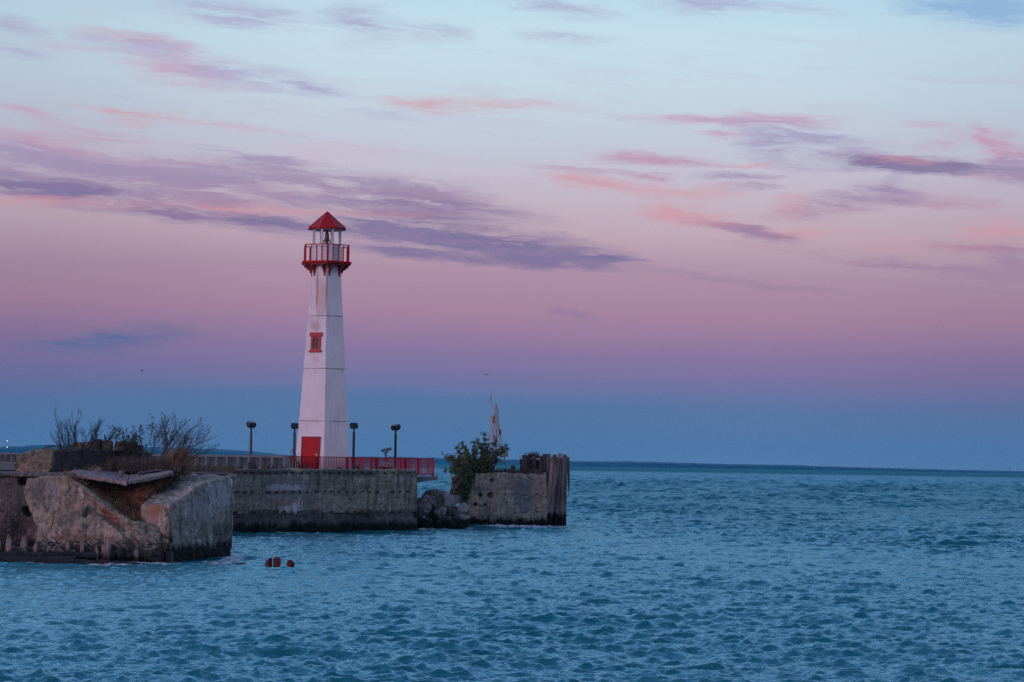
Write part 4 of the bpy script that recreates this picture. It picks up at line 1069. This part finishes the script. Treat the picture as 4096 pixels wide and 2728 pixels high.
for i, (x0, x1, yt, yb, an, lab, mt) in enumerate([
    (291, 332, 1770, 1800, .0, 'brown stone block at the left end of the row on the ruin', TOPC), (343, 372, 1767, 1800, .03, 'small brown stone tucked against the big dark stone', TOPC),
    (362, 407, 1758, 1801, -.08, 'big dark wedge shaped stone in the row', UPC), (410, 450, 1762, 1800, .03, 'upright pale brown stone with two sticks behind it', TOPC),
    (460, 506, 1767, 1802, -.02, 'brown stone below the green leafy shrub', TOPC), (509, 549, 1768, 1803, .02, 'dark brown stone among the stems of the large bush', UPC), (547, 571, 1780, 1804, .0, 'lowest stone at the right end of the row', UPC)]):
    a = P(x0, yb, 104.3); b2 = P(x1, yt, 104.3); c = (a + b2) / 2
    m = MB(); wv_, hv = abs(b2.x - a.x), abs(b2.z - a.z)
    q = [Vector((c.x - wv_ / 2, c.y - .3, c.z - hv / 2)), Vector((c.x + wv_ / 2, c.y - .3, c.z - hv / 2)), Vector((c.x + wv_ * .48, c.y - .3, c.z + hv / 2)), Vector((c.x - wv_ * (.46 if i != 2 else .2), c.y - .3, c.z + hv / 2 * (1 - an)))]
    m.prism(q, (0, .55, 0)); o = m.build('stone_block', mt, origin=Vector((c.x, c.y, a.z))); weather(o, .03, .025, .3, .012, .08)
    setp(o, lab, 'stone block', GS)
for q, lab in (([(418, 1739), (422, 1756), (426, 1775)], 'short dark stick standing up from the stone row'), ([(446, 1750), (428, 1764)], 'short dark stick slanting right over the stone row')):
    m = MB(); m.tube([P(x, y, 104.0) for x, y in q], .035, 5); o = m.build('stick', TWIGD, origin=P(*q[-1], 104.0)); setp(o, lab, 'stick')

# collapsed slabs
def slab(q, th, mat, label, cat='concrete slab', vox=.05, am=.025):
    m = MB(); a = [P(*p) for p in q]
    m.prism(a, (0, 0, -th)); c = sum(a, Vector()) / len(a)
    o = m.build('collapsed_slab', mat, origin=c - Vector((0, 0, th))); weather(o, vox, am, .5, .012, .1)
    return setp(o, label, cat)
slab([(278, 1890, 98.3), (402, 1904, 98.1), (509, 1923, 98.0), (520, 1897, 101.5), (300, 1872, 102)], .21, SLABM, 'long pinkish collapsed slab sloping down to the right over the dry grass')
slab([(512, 1923, 98.05), (600, 1907, 98.9), (697, 1886, 100.2), (680, 1873, 103), (520, 1897, 101.6)], .18, SLABM, 'collapsed slab rising to the right from the low point of the V')
slab([(505, 1862, 102.2), (610, 1861, 102.5), (680, 1866, 102.8), (670, 1860, 104.4), (510, 1858, 104)], .07, SLABM, 'thin topmost broken slab leaning under the bush')
slab([(480, 1880, 101.2), (590, 1874, 101.6), (684, 1871, 102), (660, 1866, 104), (500, 1868, 103.5)], .08, PLANKM, 'thin grey broken slab, second from the top of the heap')
slab([(545, 1893, 100.5), (600, 1882, 100.9), (655, 1876, 101.2), (650, 1872, 102.5), (560, 1880, 102)], .07, PLANKM, 'small pale broken slab in the middle of the heap')
slab([(370, 1892, 99.5), (470, 1904, 99.4), (480, 1885, 101.5), (400, 1880, 101.5)], .12, PLANKM, 'bluish grey broken slab lying on the long collapsed slab')
m = MB(); m.box(P(484, 1900, 99.2), (.22, .15, .34), (0, .15, .2)); o = m.build('concrete_chunk', PLANKM, origin=P(484, 1915, 99.2)); weather(o, .03, .03, .2, .01, .06); setp(o, 'small pale upright chunk standing on the collapsed slabs', 'concrete chunk')
bx = P(385, 1874, 101.5)
m = MB(); m.lathe(bx + Vector((0, 0, -.25)), [(.35, 0), (.43, .12), (.34, .28), (.05, .34)], 10); o = m.build('rubble_stone', TOPC, origin=bx); o.scale = (1, .8, 1); weather(o, .04, .09, .4, .02, .1); setp(o, 'low rounded pinkish stone behind the long collapsed slab', 'stone')

# soil bank between the slabs, and under everything
m = MB(); rows = []
lo = [(262, 1912, 97.9), (300, 1935, 97.9), (340, 1962, 97.8), (385, 2003, 97.6), (440, 2043, 97.5), (484, 2068, 97.5), (520, 2092, 97.4), (566, 2098, 97.6), (568, 2060, 98.1), (570, 2030, 98.5), (590, 2008, 99), (640, 1965, 100.4), (700, 1915, 102.6), (722, 1897, 104)]
hi = [(262, 1905, 99.5), (300, 1915, 99.8), (345, 1928, 100), (385, 1945, 100.2), (430, 1958, 100.3), (470, 1962, 100.4), (500, 1958, 100.6), (525, 1950, 100.8), (545, 1942, 100.9), (570, 1932, 101), (600, 1922, 101.3), (640, 1908, 101.9), (690, 1896, 103.5), (720, 1890, 105)]
K = 10
for (a, b) in zip(lo, hi):
    A, B = P(*a), P(*b)
    col_ = [Vector((A.x, A.y, -1))] + [A.lerp(B, k / K) + Vector((0, 0, .06 * math.sin(k * 2.1 + A.x * 3))) for k in range(K + 1)] + [Vector((B.x, 106, B.z)), Vector((B.x, 106, -1))]
    rows.append(col_)
for r_ in rows: m.v += r_
nn_ = K + 4
for i in range(len(rows) - 1):
    for k in range(nn_ - 1):
        a = i * nn_ + k; m.f.append((a, a + nn_, a + nn_ + 1, a + 1))
o = m.build('soil_bank', SOIL, smooth=True); setp(o, 'dark soil bank in the gap of the ruined wall', None, None, 'structure')
m = MB(); m.hexa([Vector((x, y, -1)) for x, y in ((-40, 102), (-14.2, 105.2), (-14.2, 108), (-40, 108))], [Vector((x, y, 3.36)) for x, y in ((-40, 102), (-14.2, 105.2), (-14.2, 108), (-40, 108))])
o = m.build('ground', SOIL); setp(o, 'packed soil on top of the ruin', None, None, 'structure')

# ------------------------------------------------------------------ grass and brush
def blades(name, mat, spots, label, seed, kind='stuff', wid=.016):
    """spots: list of (point, height, lean vector)"""
    rg = random.Random(seed); m = MB()
    for p, h, ln in spots:
        w_ = wid * rg.uniform(.6, 1.4); a = rg.uniform(0, 6.28); dx = Vector((math.cos(a), math.sin(a), 0)) * w_
        mid = p + Vector((ln.x * .35, ln.y * .35, h * .6)); tp = p + Vector((ln.x, ln.y, h))
        n = len(m.v); m.v += [p - dx, p + dx, mid + dx * .7, mid - dx * .7, tp]
        m.f += [(n, n + 1, n + 2, n + 3), (n + 3, n + 2, n + 4)]
    o = m.build(name, mat, fixn=False); return setp(o, label, None, None, kind)
rg = random.Random(21); sp1 = []
for _ in range(9500):
    i = rg.random() * (len(lo) - 1); k = int(i); f = i - k
    A = P(*lo[k]).lerp(P(*lo[k + 1]), f); B = P(*hi[k]).lerp(P(*hi[k + 1]), f); u = rg.random()
    p = A.lerp(B, u); 
    h = rg.uniform(.12, .42) * (1.0 if u > .12 else .7)
    side = -1 if k > 6 else 1
    sp1.append((p, h * .8, Vector((rg.gauss(.05 * side, .14), rg.gauss(-.22, .10), 0))))
blades('dry_grass', DGRASS, sp1, 'dry reddish brown grass filling the broken gap under the slabs', 2)
sp2 = []
for _ in range(5200):       # brush in front of and on the upper wall
    x = rg.uniform(330, 720); y0 = 1884 - max(0, (x - 600)) * .05 + rg.uniform(-18, 3); d = rg.uniform(101.2, 104.2)
    p = P(x, y0, d); p.z -= .1
    h = rg.uniform(.15, .62) * (1.1 if 430 < x < 660 else .6)
    sp2.append((p, h, Vector((rg.gauss(0, .16), rg.gauss(0, .1), 0))))
blades('dry_brush', BRUSHM, sp2, 'dark tangled dry brush against the upper wall', 3, wid=.012)
sp3 = []
for _ in range(900):
    a = rg.gauss(0, 1); p = P(712 + a * 14, 1893, 102.2 + rg.gauss(0, .2)); h = rg.uniform(.6, 1.35)
    sp3.append((p - Vector((0, 0, .1)), h, Vector((a * .16 + .16 * rg.gauss(0, 1) + .08, rg.gauss(0, .12), 0))))
o = blades('grass_tuft', plain('golden_grass', (0.19, 0.13, 0.08), .9, var=.6, scale=2), sp3, None, 4, kind=None, wid=.014)
setp(o, 'tall dry golden brown grass tuft at the inner corner of the end block', 'grass tuft')
sp4 = []
for _ in range(2600):       # dry growth along the rim of the pier and the far block top
    if rg.random() < .6:
        x = rg.uniform(725, 940); p = P(x, 1879, rg.uniform(112, 135)); p.z = 3.40; h = rg.uniform(.08, .4)
    else:
        x = rg.uniform(935, 1135); s = (x - 925) / 746; p = P(x, 1880, 141 + rg.uniform(-.5, .2)); p.z = 3.2; h = rg.uniform(.3, .62) * (1.15 if mnoise.noise(Vector((x * .02, 0, 0))) > 0 else .55)
    sp4.append((p, h, Vector((rg.gauss(0, .12), 0, 0))))
blades('dry_weeds', BRUSHM, sp4, 'low dry reddish weeds along the foot of the balustrade', 5, wid=.014)
sm = MB(); q0 = P(1960, 1893, 162.5); q1 = P(2172, 1893, 162.5); K_ = 24
for k in range(K_ + 1):
    x_ = q0.x + (q1.x - q0.x) * k / K_; hh = .10 + .10 * mnoise.noise(Vector((k * .5, 2, 0))) + (.16 if 7 < k < 12 or k > 17 else 0)
    sm.v += [Vector((x_, 160.9, 3.30)), Vector((x_, 161.6, 3.36 + hh)), Vector((x_, 163.5, 3.36 + hh)), Vector((x_, 165.5, 3.30))]
    if k:
        for j in range(3): a_ = (k - 1) * 4 + j; sm.f.append((a_, a_ + 4, a_ + 5, a_ + 1))
sm.build('soil', SOIL, blk, smooth=True)
sp5 = []
for _ in range(1700):
    x = rg.uniform(1955, 2170); p = P(x, 1894, rg.uniform(160.6, 162.5)); p.z = 3.36
    sp5.append((p, rg.uniform(.1, .45), Vector((rg.gauss(0, .12), 0, 0))))
for _ in range(350):
    x = rg.gauss(2130, 16); p = P(x, 1828, 163.3); sp5.append((p - Vector((0, 0, .1)), rg.uniform(.15, .55), Vector((rg.gauss(0, .12), 0, 0))))
blades('dry_twigs', BRUSHM, sp5, 'thin dry twigs and weeds on top of the outer block', 6, wid=.013)

# ------------------------------------------------------------------ branching plants
def branchy(m, p, d, ln, r, depth, rg, leafs, spread=.55, kids=4, seg=4, droop=0.0, sides=4, curve=.18):
    q = [p]; dd = d.normalized(); rr = [r]
    for k in range(seg):
        dd = (dd + Vector((rg.gauss(0, curve), rg.gauss(0, curve), rg.gauss(0, curve * .5) - droop))).normalized()
        q.append(q[-1] + dd * ln / seg); rr.append(max(.0035, r * (1 - .75 * (k + 1) / seg)))
    m.tube(q, rr, sides, cap=False)
    if depth == 0 or rg.random() < .25: leafs.append((q[-1], dd))
    if depth > 0:
        for _ in range(kids):
            f = rg.uniform(.25, .95); i = min(seg - 1, int(f * seg)); s = q[i].lerp(q[i + 1], f * seg - i)
            ax = Vector((rg.gauss(0, 1), rg.gauss(0, 1), rg.gauss(0, .3))).normalized()
            nd = ((q[i + 1] - q[i]).normalized() + ax * spread + Vector((0, 0, .15))).normalized()
            branchy(m, s, nd, ln * rg.uniform(.32, .55) * (1.15 - f * .4), r * .5, depth - 1, rg, leafs, spread, max(2, kids - 1), 3, droop, 3, curve)
def leafblob(m, p, s, rg, n=1):
    for _ in range(n):
        a = Vector((rg.gauss(0, 1), rg.gauss(0, 1), rg.gauss(0, 1))).normalized(); b = a.cross(Vector((rg.gauss(0, 1), rg.gauss(0, 1), rg.gauss(0, 1)))).normalized()
        c = p + Vector((rg.gauss(0, s), rg.gauss(0, s), rg.gauss(0, s))) * (0.9 if n > 1 else 0); l = s * rg.uniform(.7, 1.4); k = len(m.v)
        m.v += [c - a * l, c + b * l * .45, c + a * l, c - b * l * .45]; m.f.append((k, k + 1, k + 2, k + 3))
def bush(name, label, stems, depth, kids, twigmat, leafmat, seed, leafsize=.05, leafn=1, spread=.5, pleaf=1.0, r=.022, curve=.12, extra=None):
    rg = random.Random(seed); b0 = stems[0][0]
    rt_ = root(name, b0, label, 'shrub'); m = MB(); lf = []
    for a, tip in stems:
        v = tip - a
        branchy(m, a, v + Vector((0, 0, .1)), v.length, r, depth, rg, lf, spread, kids, 5, 0, 5, curve)
    m.build('branches', twigmat, rt_, fixn=False)
    if leafmat:
        m2 = MB()
        for p, d in lf:
            if rg.random() < pleaf: leafblob(m2, p, leafsize, rg, leafn)
        for p in (extra or []): leafblob(m2, p, leafsize, rg, leafn)
        m2.build('leaves', leafmat, rt_, fixn=False)
    return rt_
def S(b, tips, d, jit=.3, sd=0):
    rg = random.Random(sd); o = []
    for i, t_ in enumerate(tips):
        bb = b[i % len(b)]
        o.append((P(bb[0], bb[1], d), P(t_[0], t_[1], d + rg.uniform(-jit, jit) * 2)))
    return o
bush('bare_bush', 'leafless dark bush with upward fanning branches on the left of the ruin',
     S([(285, 1885), (320, 1880), (300, 1870), (335, 1870)], [(336, 1672), (292, 1695), (370, 1702), (345, 1695), (318, 1700), (395, 1702), (272, 1710), (355, 1725), (300, 1735), (330, 1720), (408, 1728)], 102.5, sd=1), 2, 7, TWIGD, None, 5, spread=.40, r=.024, curve=.17)
bush('bare_bush', 'leafless dark bush spreading low to the left over the pale wall end',
     S([(265, 1870), (280, 1860), (290, 1875)], [(232, 1738), (212, 1752), (250, 1728), (205, 1770), (225, 1735), (420, 1722), (385, 1745)], 102.0, sd=2), 2, 5, TWIGD, None, 6, spread=.5, r=.024, curve=.17)
m = MB(); m.tube([P(x, y, 101.3) for x, y in [(290, 1800), (262, 1790), (235, 1783), (210, 1783), (185, 1788), (168, 1798)]], [.03, .035, .03, .028, .025, .02], 5)
o = m.build('bent_branch', TWIGD, origin=P(290, 1800, 101.3)); setp(o, 'long bare branch arching low over the pale wall end', 'branch')
bush('seeding_bush', 'tall grey bush with dry seed heads above the tuft of grass',
     S([(620, 1880), (650, 1878), (675, 1880), (690, 1882)], [(668, 1675), (640, 1690), (700, 1690), (728, 1712), (712, 1740), (760, 1705), (740, 1750), (655, 1730), (683, 1720), (785, 1735), (620, 1735)], 103.0, sd=3), 2, 8, TWIG, LEAFD, 8, .045, 1, spread=.40, pleaf=.30, r=.02, curve=.2)
bush('seeding_bush', 'pale grey bush leaning right over the grey balustrade',
     S([(695, 1885), (712, 1886), (725, 1886)], [(800, 1735), (812, 1765), (780, 1720), (770, 1700), (820, 1782), (760, 1745), (790, 1790)], 103.2, sd=4), 2, 8, TWIG, LEAFD, 9, .04, 1, spread=.42, pleaf=.25, r=.018, curve=.2)
bush('seeding_bush', 'thin grey bush with a few dark leaves in the middle of the ruin top',
     S([(560, 1880), (590, 1880), (605, 1878)], [(545, 1712), (585, 1700), (570, 1722), (608, 1708), (600, 1745), (560, 1750), (628, 1740)], 103.4, sd=5), 2, 7, TWIG, LEAFD, 10, .05, 1, spread=.42, pleaf=.5, r=.018, curve=.2)
bush('leafy_bush', 'small green leafed bush growing over the stone blocks',
     S([(490, 1850), (510, 1850), (530, 1850)], [(478, 1738), (495, 1732), (512, 1735), (540, 1742), (470, 1752), (500, 1755), (555, 1735), (575, 1738), (525, 1760), (510, 1790)], 103.2, sd=6), 2, 4, TWIGD, LEAFD, 11, .055, 3, spread=.5, r=.018)

# big leafy shrub on the outer block (trailing down its left side)
rg = random.Random(77)
sroot = root('leafy_shrub', P(1935, 1893, 161), 'dense dark green leafy shrub spilling over the left side of the outer block', 'shrub')
mbr = MB(); ml = MB()
tips = [(1940, 1740), (1908, 1762), (1925, 1775), (1848, 1775), (1830, 1790), (1862, 1790), (1900, 1800), (1955, 1780), (1985, 1765), (2020, 1782), (2025, 1795), (1778, 1826), (1800, 1822), (1815, 1845), (1835, 1832),
        (1868, 1815), (1975, 1810), (2000, 1805), (1960, 1830), (1925, 1830), (1890, 1840), (1860, 1850), (1783, 1880), (1800, 1870), (1815, 1895), (1840, 1885), (1935, 1870), (1960, 1860), (1825, 1925), (1850, 1930), (1870, 1945),
        (1850, 1975), (1835, 1960), (1865, 1985), (1872, 1920), (1990, 1840), (1905, 1880), (1880, 1900), (1820, 1860), (1900, 1770), (1945, 1800), (1855, 1870), (1828, 1985), (1850, 2000)]
for i, (x, y) in enumerate(tips):
    src = (rg.uniform(1880, 1950), 1900) if y < 1890 else (rg.uniform(1870, 1900), 1893)
    d = 160.6 + rg.uniform(-1.3, 1.3) - (0.8 if y > 1890 else 0)
    a = P(src[0], src[1], 160.8); tip = P(x, y, d)
    mid = a.lerp(tip, .5) + Vector((rg.uniform(-.2, .2), rg.uniform(-.2, .2), .35 if y > 1880 else .1))
    q = []
    for k in range(9):
        f = k / 8; q.append(a * (1 - f) ** 2 + mid * 2 * f * (1 - f) + tip * f * f)
    mbr.tube(q, [max(.008, .035 * (1 - k / 9)) for k in range(9)], 5, cap=False)
    for k in range(2, 9):
        c = q[k]
        for _ in range(5 if k < 8 else 4):
            dv = Vector((rg.gauss(0, 1), rg.gauss(0, 1), rg.gauss(0, .8))).normalized(); ln = rg.uniform(.12, .46) * (1 - .35 * (k / 8))
            e = c + dv * ln
            mbr.tube([c, c.lerp(e, .5) + Vector((0, 0, .03)), e], [.010, .007, .004], 3, cap=False)
            for _ in range(18):
                f = rg.uniform(.3, 1.1); pc = c.lerp(e, f) + Vector((rg.gauss(0, .055), rg.gauss(0, .055), rg.gauss(0, .055)))
                leafblob(ml, pc, rg.uniform(.04, .072), rg, 1)
mbr.build('branches', TWIGD, sroot, fixn=False); ml.build('crown', LEAF, sroot, fixn=False)

# weeds by the red railing
def weed(x, d, h, n, label, lm, seed, lean=.12, ls=.05, z=DECKZ):
    rg = random.Random(seed); p = onx(x, 1880, d, z); r = root('weed', p, label, 'weed'); m = MB(); ml = MB()
    for _ in range(n):
        a = p + Vector((rg.gauss(0, .12), rg.gauss(0, .05), 0)); hh = h * rg.uniform(.55, 1); lx = rg.gauss(0, lean) * hh
        q = [a, a + Vector((lx * .3, 0, hh * .5)), a + Vector((lx, 0, hh))]; m.tube(q, [.012, .009, .005], 4, cap=False)
        for k in range(int(14 * hh / .8)):
            f = rg.uniform(.2, 1); leafblob(ml, a.lerp(q[2], f), ls, rg, 2)
    m.build('stems', STEM, r, fixn=False); ml.build('leaves', lm, r, fixn=False)
weed(1183, 141.1, 1.55, 7, 'tall thin weed in front of the left corner of the lighthouse', WEEDL, 1, .10, .035)
weed(1196, 141.2, 1.0, 6, 'pale green weed between the tall weed and the red door', WEEDL, 2, .15)
weed(1225, 141.6, .62, 9, 'low reddish weed in front of the red door', WEEDR, 3, .25)
weed(1370, 143.6, .55, 7, 'low red weed in front of the shaded lighthouse face', WEEDR, 4, .3)
weed(1425, 144.4, .72, 14, 'bushy green weed at the foot of the lamp right of the lighthouse', WEEDL, 5, .3)
weed(1500, 145.3, .60, 12, 'dark red dry weed left of the brick base', WEEDR, 6, .4)
weed(1524, 146.2, .68, 8, 'dry weed leaning on the left of the brick base', WEEDR, 7, .2)
weed(1662, 148.3, .45, 5, 'small green weed low at the end of the pier wall above the boulders', WEEDL, 8, .3, .06, z=P(1665, 1972, 148.3).z - .2)
m = MB(); q = P(1009, 1868, 142.2); m.box((q.x, q.y, DECKZ + .45), (.46, .1, .5)); 
o = m.build('notice_box', BLACK, origin=(q.x, q.y, DECKZ + .2)); setp(o, 'small black box mounted low on the grey balustrade', 'box')

# ------------------------------------------------------------------ rotten piles and drift timber at the waterline
G3 = 'rotten pile stumps along the foot of the ruin'
st = [(-2, 2165, 20, 94.6, 'pile stump cut by the left edge of the photo'), (37, 2148, 30, 94.8, 'thick pale stump with a blunt point near the left edge'), (95, 2150, 30, 94.9, 'pale stump with two splintered points'),
      (143, 2172, 24, 95.0, 'dark low stump right of the splintered one'), (196, 2192, 22, 94.7, 'lowest brown stump near the middle of the row'), (270, 2172, 26, 94.9, 'jagged pale stump in the middle of the row'),
      (330, 2172, 20, 95.0, 'pale slim stump beside the dark hollow'), (386, 2188, 20, 94.6, 'short stump leaning against the broad brown one'), (424, 2172, 38, 94.5, 'broad brown stump, largest of the row'),
      (477, 2165, 17, 94.9, 'thin tall stump with a hooked tip'), (546, 2192, 22, 94.9, 'orange based stump left of the black steel piles')]
for i, (x, y, wd_, d, lab) in enumerate(st):
    pile(x, y, x + random.uniform(-3, 3), 2285, d, wd_, STUMPW, lab, G3, 90 + i, top='rot', name='pile_stump', n=12)
    bpy.data.objects[-1] if False else None
for i, (x0, x1, y0, y1, dd, lab) in enumerate([(620, 654, 2192, 2290, 96.6, 'tall black sheet pile at the left of the pair'), (656, 684, 2207, 2292, 96.75, 'shorter black sheet pile against the end block')]):
    m = MB(); a = P(x0, y0, dd); b2 = P(x1, y1, dd)
    m.add([], [])
    zz0, zz1 = b2.z, a.z; w3 = (b2.x - a.x)
    xs = [0, .12, .3, .7, .88, 1]; ys = [0, 0, -.12, -.12, 0, 0]
    m.hexa([Vector((a.x + w3 * u, dd + v, zz0)) for u, v in zip(xs, ys)] + [Vector((a.x + w3, dd + .5, zz0)), Vector((a.x, dd + .5, zz0))],
           [Vector((a.x + w3 * u, dd + v, zz1)) for u, v in zip(xs, ys)] + [Vector((a.x + w3, dd + .5, zz1)), Vector((a.x, dd + .5, zz1))])
    o = m.build('sheet_pile', SHEET, origin=(a.x, dd, 0)); setp(o, lab, 'sheet pile')
def log(p0, p1, w_, label, sd, mat=LOGW):
    rg = random.Random(sd); a, b = P(*p0), P(*p1); K = 14; m = MB(); r = w_ / 2
    m.tube([a.lerp(b, k / K) + Vector((0, rg.uniform(-.02, .02), rg.uniform(-.025, .025))) for k in range(K + 1)], [r * rg.uniform(.9, 1.1) for _ in range(K + 1)], 8)
    o = m.build('log', mat, origin=a); return setp(o, label, 'log')
log((-300, 2216, 94.2), (385, 2219, 94.2), .24, 'long wet squared log lying along the foot of the ruin', 1)
log((-300, 2238, 94.0), (300, 2243, 94.0), .34, 'thick black log half sunk below the long squared one', 2)
log((40, 2190, 95.3), (300, 2206, 95.0), .12, 'thin grey drift log behind the stumps', 3, STUMPW)
log((300, 2250, 93.9), (560, 2262, 94.1), .24, 'black half sunken log in front of the broad brown stump', 5)
log((150, 2162, 95.6), (205, 2190, 95.0), .09, 'short crooked grey branch lodged between two stumps', 6, STUMPW)
rg = random.Random(31); m = MB()
for _ in range(190):
    x = rg.uniform(-100, 640); a = P(x, rg.uniform(2170, 2222), rg.uniform(94.6, 95.8)); an = rg.uniform(-.5, 1.2)
    l = rg.uniform(.15, .7); e = a + Vector((math.cos(an) * l * rg.choice([-1, 1]), rg.uniform(-.2, .2), math.sin(an) * l * .7))
    m.tube([a, a.lerp(e, .5) + Vector((0, 0, rg.uniform(-.06, .1))), e], [rg.uniform(.012, .045), .02, .008], 4)
o = m.build('driftwood_debris', TWIGD, fixn=False); setp(o, 'tangle of grey drift branches and splinters behind the stumps', None, None, 'stuff')
RUBM = concrete('wet_rubble', (0.10, 0.075, 0.065), (0.06, 0.052, 0.05), .3, .12, .12, 0, seed=44)
GR = 'dark wet rubble stones below the ruin'
rg = random.Random(12)
rub = [(x, rg.uniform(2208, 2240)) for x in range(-120, 640, 48)] + [(x, rg.uniform(2246, 2262)) for x in range(60, 520, 70)]
nums = ['first', 'second', 'third', 'fourth', 'fifth', 'sixth', 'seventh', 'eighth', 'ninth', 'tenth', 'eleventh', 'twelfth', 'thirteenth', 'fourteenth', 'fifteenth', 'sixteenth', 'seventeenth', 'eighteenth']
kk = 0
for i, (x, y) in enumerate(rub):
    low = i >= 16
    j = i - 16 if low else i
    lab = '%s wet dark stone from the left in the %s row of rubble under the ruin' % (nums[j], 'lower' if low else 'upper')
    o = boulder(x, y, (94.1 if low else 95.4) + rg.uniform(-.2, .2), rg.uniform(22, 40), rg.uniform(13, 24) if not low else rg.uniform(9, 14), 300 + i, RUBM, lab)
    o['group'] = GR; o.name = 'rubble_stone'; o['category'] = 'stone'

# stub posts in open water
G4 = 'red brown stub posts in the open water'
for i, (x, yt, yb, wd_, lab) in enumerate([(1073, 2237, 2264, 28, 'left stub post with a slanted top, touching the tallest one'), (1107, 2229, 2264, 30, 'tallest red brown stub post, middle of the three in the water'), (1162, 2239, 2264, 31, 'stub post with a rounded top standing apart on the right')]):
    d = 4.13 * F / (yb - (1857 + (x - 2048) * .0156) )
    a = P(x, yb + 40, d); b2 = P(x, yt, d); r = wd_ * d / F / 2; rg2 = random.Random(i + 5); m = MB(); n = 18; K = 8
    for k in range(K + 1):
        f = k / K; c = Vector((a.x, a.y, a.z + (b2.z - a.z) * f))
        for j in range(n):
            an = 2 * math.pi * j / n; g = 1 + .07 * mnoise.noise(Vector((i * 5, j * .9, f))) - .07 * (j % 5 == 0)
            sh = 1.0 if k < K else .82
            dz = 0
            if k >= K - 1: dz = [(.10 * math.cos(an)), .01 * math.cos(an * 3), -.06 * abs(math.cos(an)) - .04 * math.cos(an)][i] * (1 if k == K else .7)
            m.v.append(c + Vector((math.cos(an) * r * g * sh, math.sin(an) * r * g * sh, dz)))
    for k in range(K):
        for j in range(n): q = k * n + j; q2 = k * n + (j + 1) % n; m.f.append((q, q2, q2 + n, q + n))
    m.f.append(tuple(K * n + j for j in range(n))); m.f.append(tuple(reversed(range(n))))
    o = m.build('stub_post', REDWOOD, origin=(a.x, a.y, 0)); setp(o, lab, 'post', G4)
q = P(962, 2256, 95.5); m = MB(); m.bar(Vector((q.x - .18, q.y, -.09)), Vector((q.x + .18, q.y + .1, -.06)), .12, .06); o = m.build('floating_plank', REDWOOD, origin=(q.x, q.y, 0)); setp(o, 'small reddish plank awash between the end block and the stub posts', 'plank')

# climbing vine on the retaining wall
rg = random.Random(8); vroot = root('wall_vine', P(20, 2180, 97.5), 'dark bare vine climbing the concrete wall at the left edge', 'vine'); m = MB(); lf = []
for _ in range(34):
    x = rg.uniform(-30, 90); yb = rg.uniform(2140, 2200); h = rg.uniform(60, 170) * (1 - abs(x - 20) / 180)
    a = P(x, yb, 98.35); b2 = P(x + rg.gauss(0, 12), yb - h, 98.40)
    branchy(m, a, b2 - a, (b2 - a).length, .012, 1, rg, lf, .35, 4, 5, 0, 3, .10)
m.build('branches', TWIGD, vroot, fixn=False); m = MB()
for p, d in lf: 
    if rg.random() < .7: leafblob(m, p, .04, rg, 1)
m.build('leaves', LEAFD, vroot, fixn=False)

# ------------------------------------------------------------------ birds
def bird(x, y, d, span, yaw, flap, label):
    c = P(x, y, d); m = MB(); Rm = Euler((0, R(8), yaw)).to_matrix()
    s = span / 2
    def q(a, b, z): return c + Rm @ (Vector((a, b, z)) * s)
    m.tube([q(0, -.42, 0), q(0, -.30, .03), q(0, -.15, .02), q(0, .05, 0), q(0, .25, 0), q(0, .42, .01)], [.01 * s, .07 * s, .10 * s, .12 * s, .07 * s, .02 * s], 8)
    m.add([q(-.05, .30, 0), q(.05, .30, 0), q(.10, .52, 0), q(-.10, .52, 0), q(0, .4, .02)], [(0, 1, 4), (1, 2, 4), (2, 3, 4), (3, 0, 4), (0, 3, 2, 1)])
    for sg in (-1, 1):
        h1, h2 = flap
        L_ = [(.05, -.14, .02), (.45, -.20, h1), (1.0, .02, h2), (.48, .08, h1), (.05, .14, .0)]
        top_ = [q(sg * a, b, z + .02) for a, b, z in L_]; bot = [q(sg * a, b, z - .01) for a, b, z in L_]
        m.hexa(bot, top_)
    o = m.build('flying_bird', BIRDM, origin=c); return setp(o, label, 'bird', 'small birds flying low over the water')
bird(569, 1485, 190, .50, R(60), (.28, .50), 'tiny dark bird in the sky left of the lighthouse')
bird(1949, 1498, 190, .62, R(25), (.12, -.05), 'tiny dark bird above the bent steel frame')
bird(457, 1709, 170, .40, R(40), (.25, .35), 'tiny dark bird between the two bare bushes')

# ------------------------------------------------------------------ air
m = MB(); m.box((0, 5000, 40), (24000, 10600 * 1.0, 96)); hz_o = m.build('haze', plain('tmp', (1, 1, 1)))
hm = bpy.data.materials.new('haze_air'); hm.use_nodes = True; hm.node_tree.nodes.clear()
t = NT(hm.node_tree); v = t.n('ShaderNodeVolumePrincipled', Density=0.00004, Color=(0.12, 0.62, 0.95, 1), Anisotropy=0.0)
oo = t.n('ShaderNodeOutputMaterial'); hm.node_tree.links.new(v.outputs[0], oo.inputs['Volume'])
hz_o.data.materials.clear(); hz_o.data.materials.append(hm)
setp(hz_o, 'thin blue evening haze over the lake', None, None, 'stuff')

# ------------------------------------------------------------------ render look
SC.view_settings.view_transform = 'Standard'; SC.view_settings.look = 'None'; SC.view_settings.exposure = 0; SC.view_settings.gamma = 1
SC.render.film_transparent = False
SC.cycles.use_denoising = False
SC.cycles.max_bounces = 6; SC.cycles.diffuse_bounces = 3; SC.cycles.glossy_bounces = 3; SC.cycles.volume_bounces = 1
SC.cycles.sample_clamp_indirect = 4
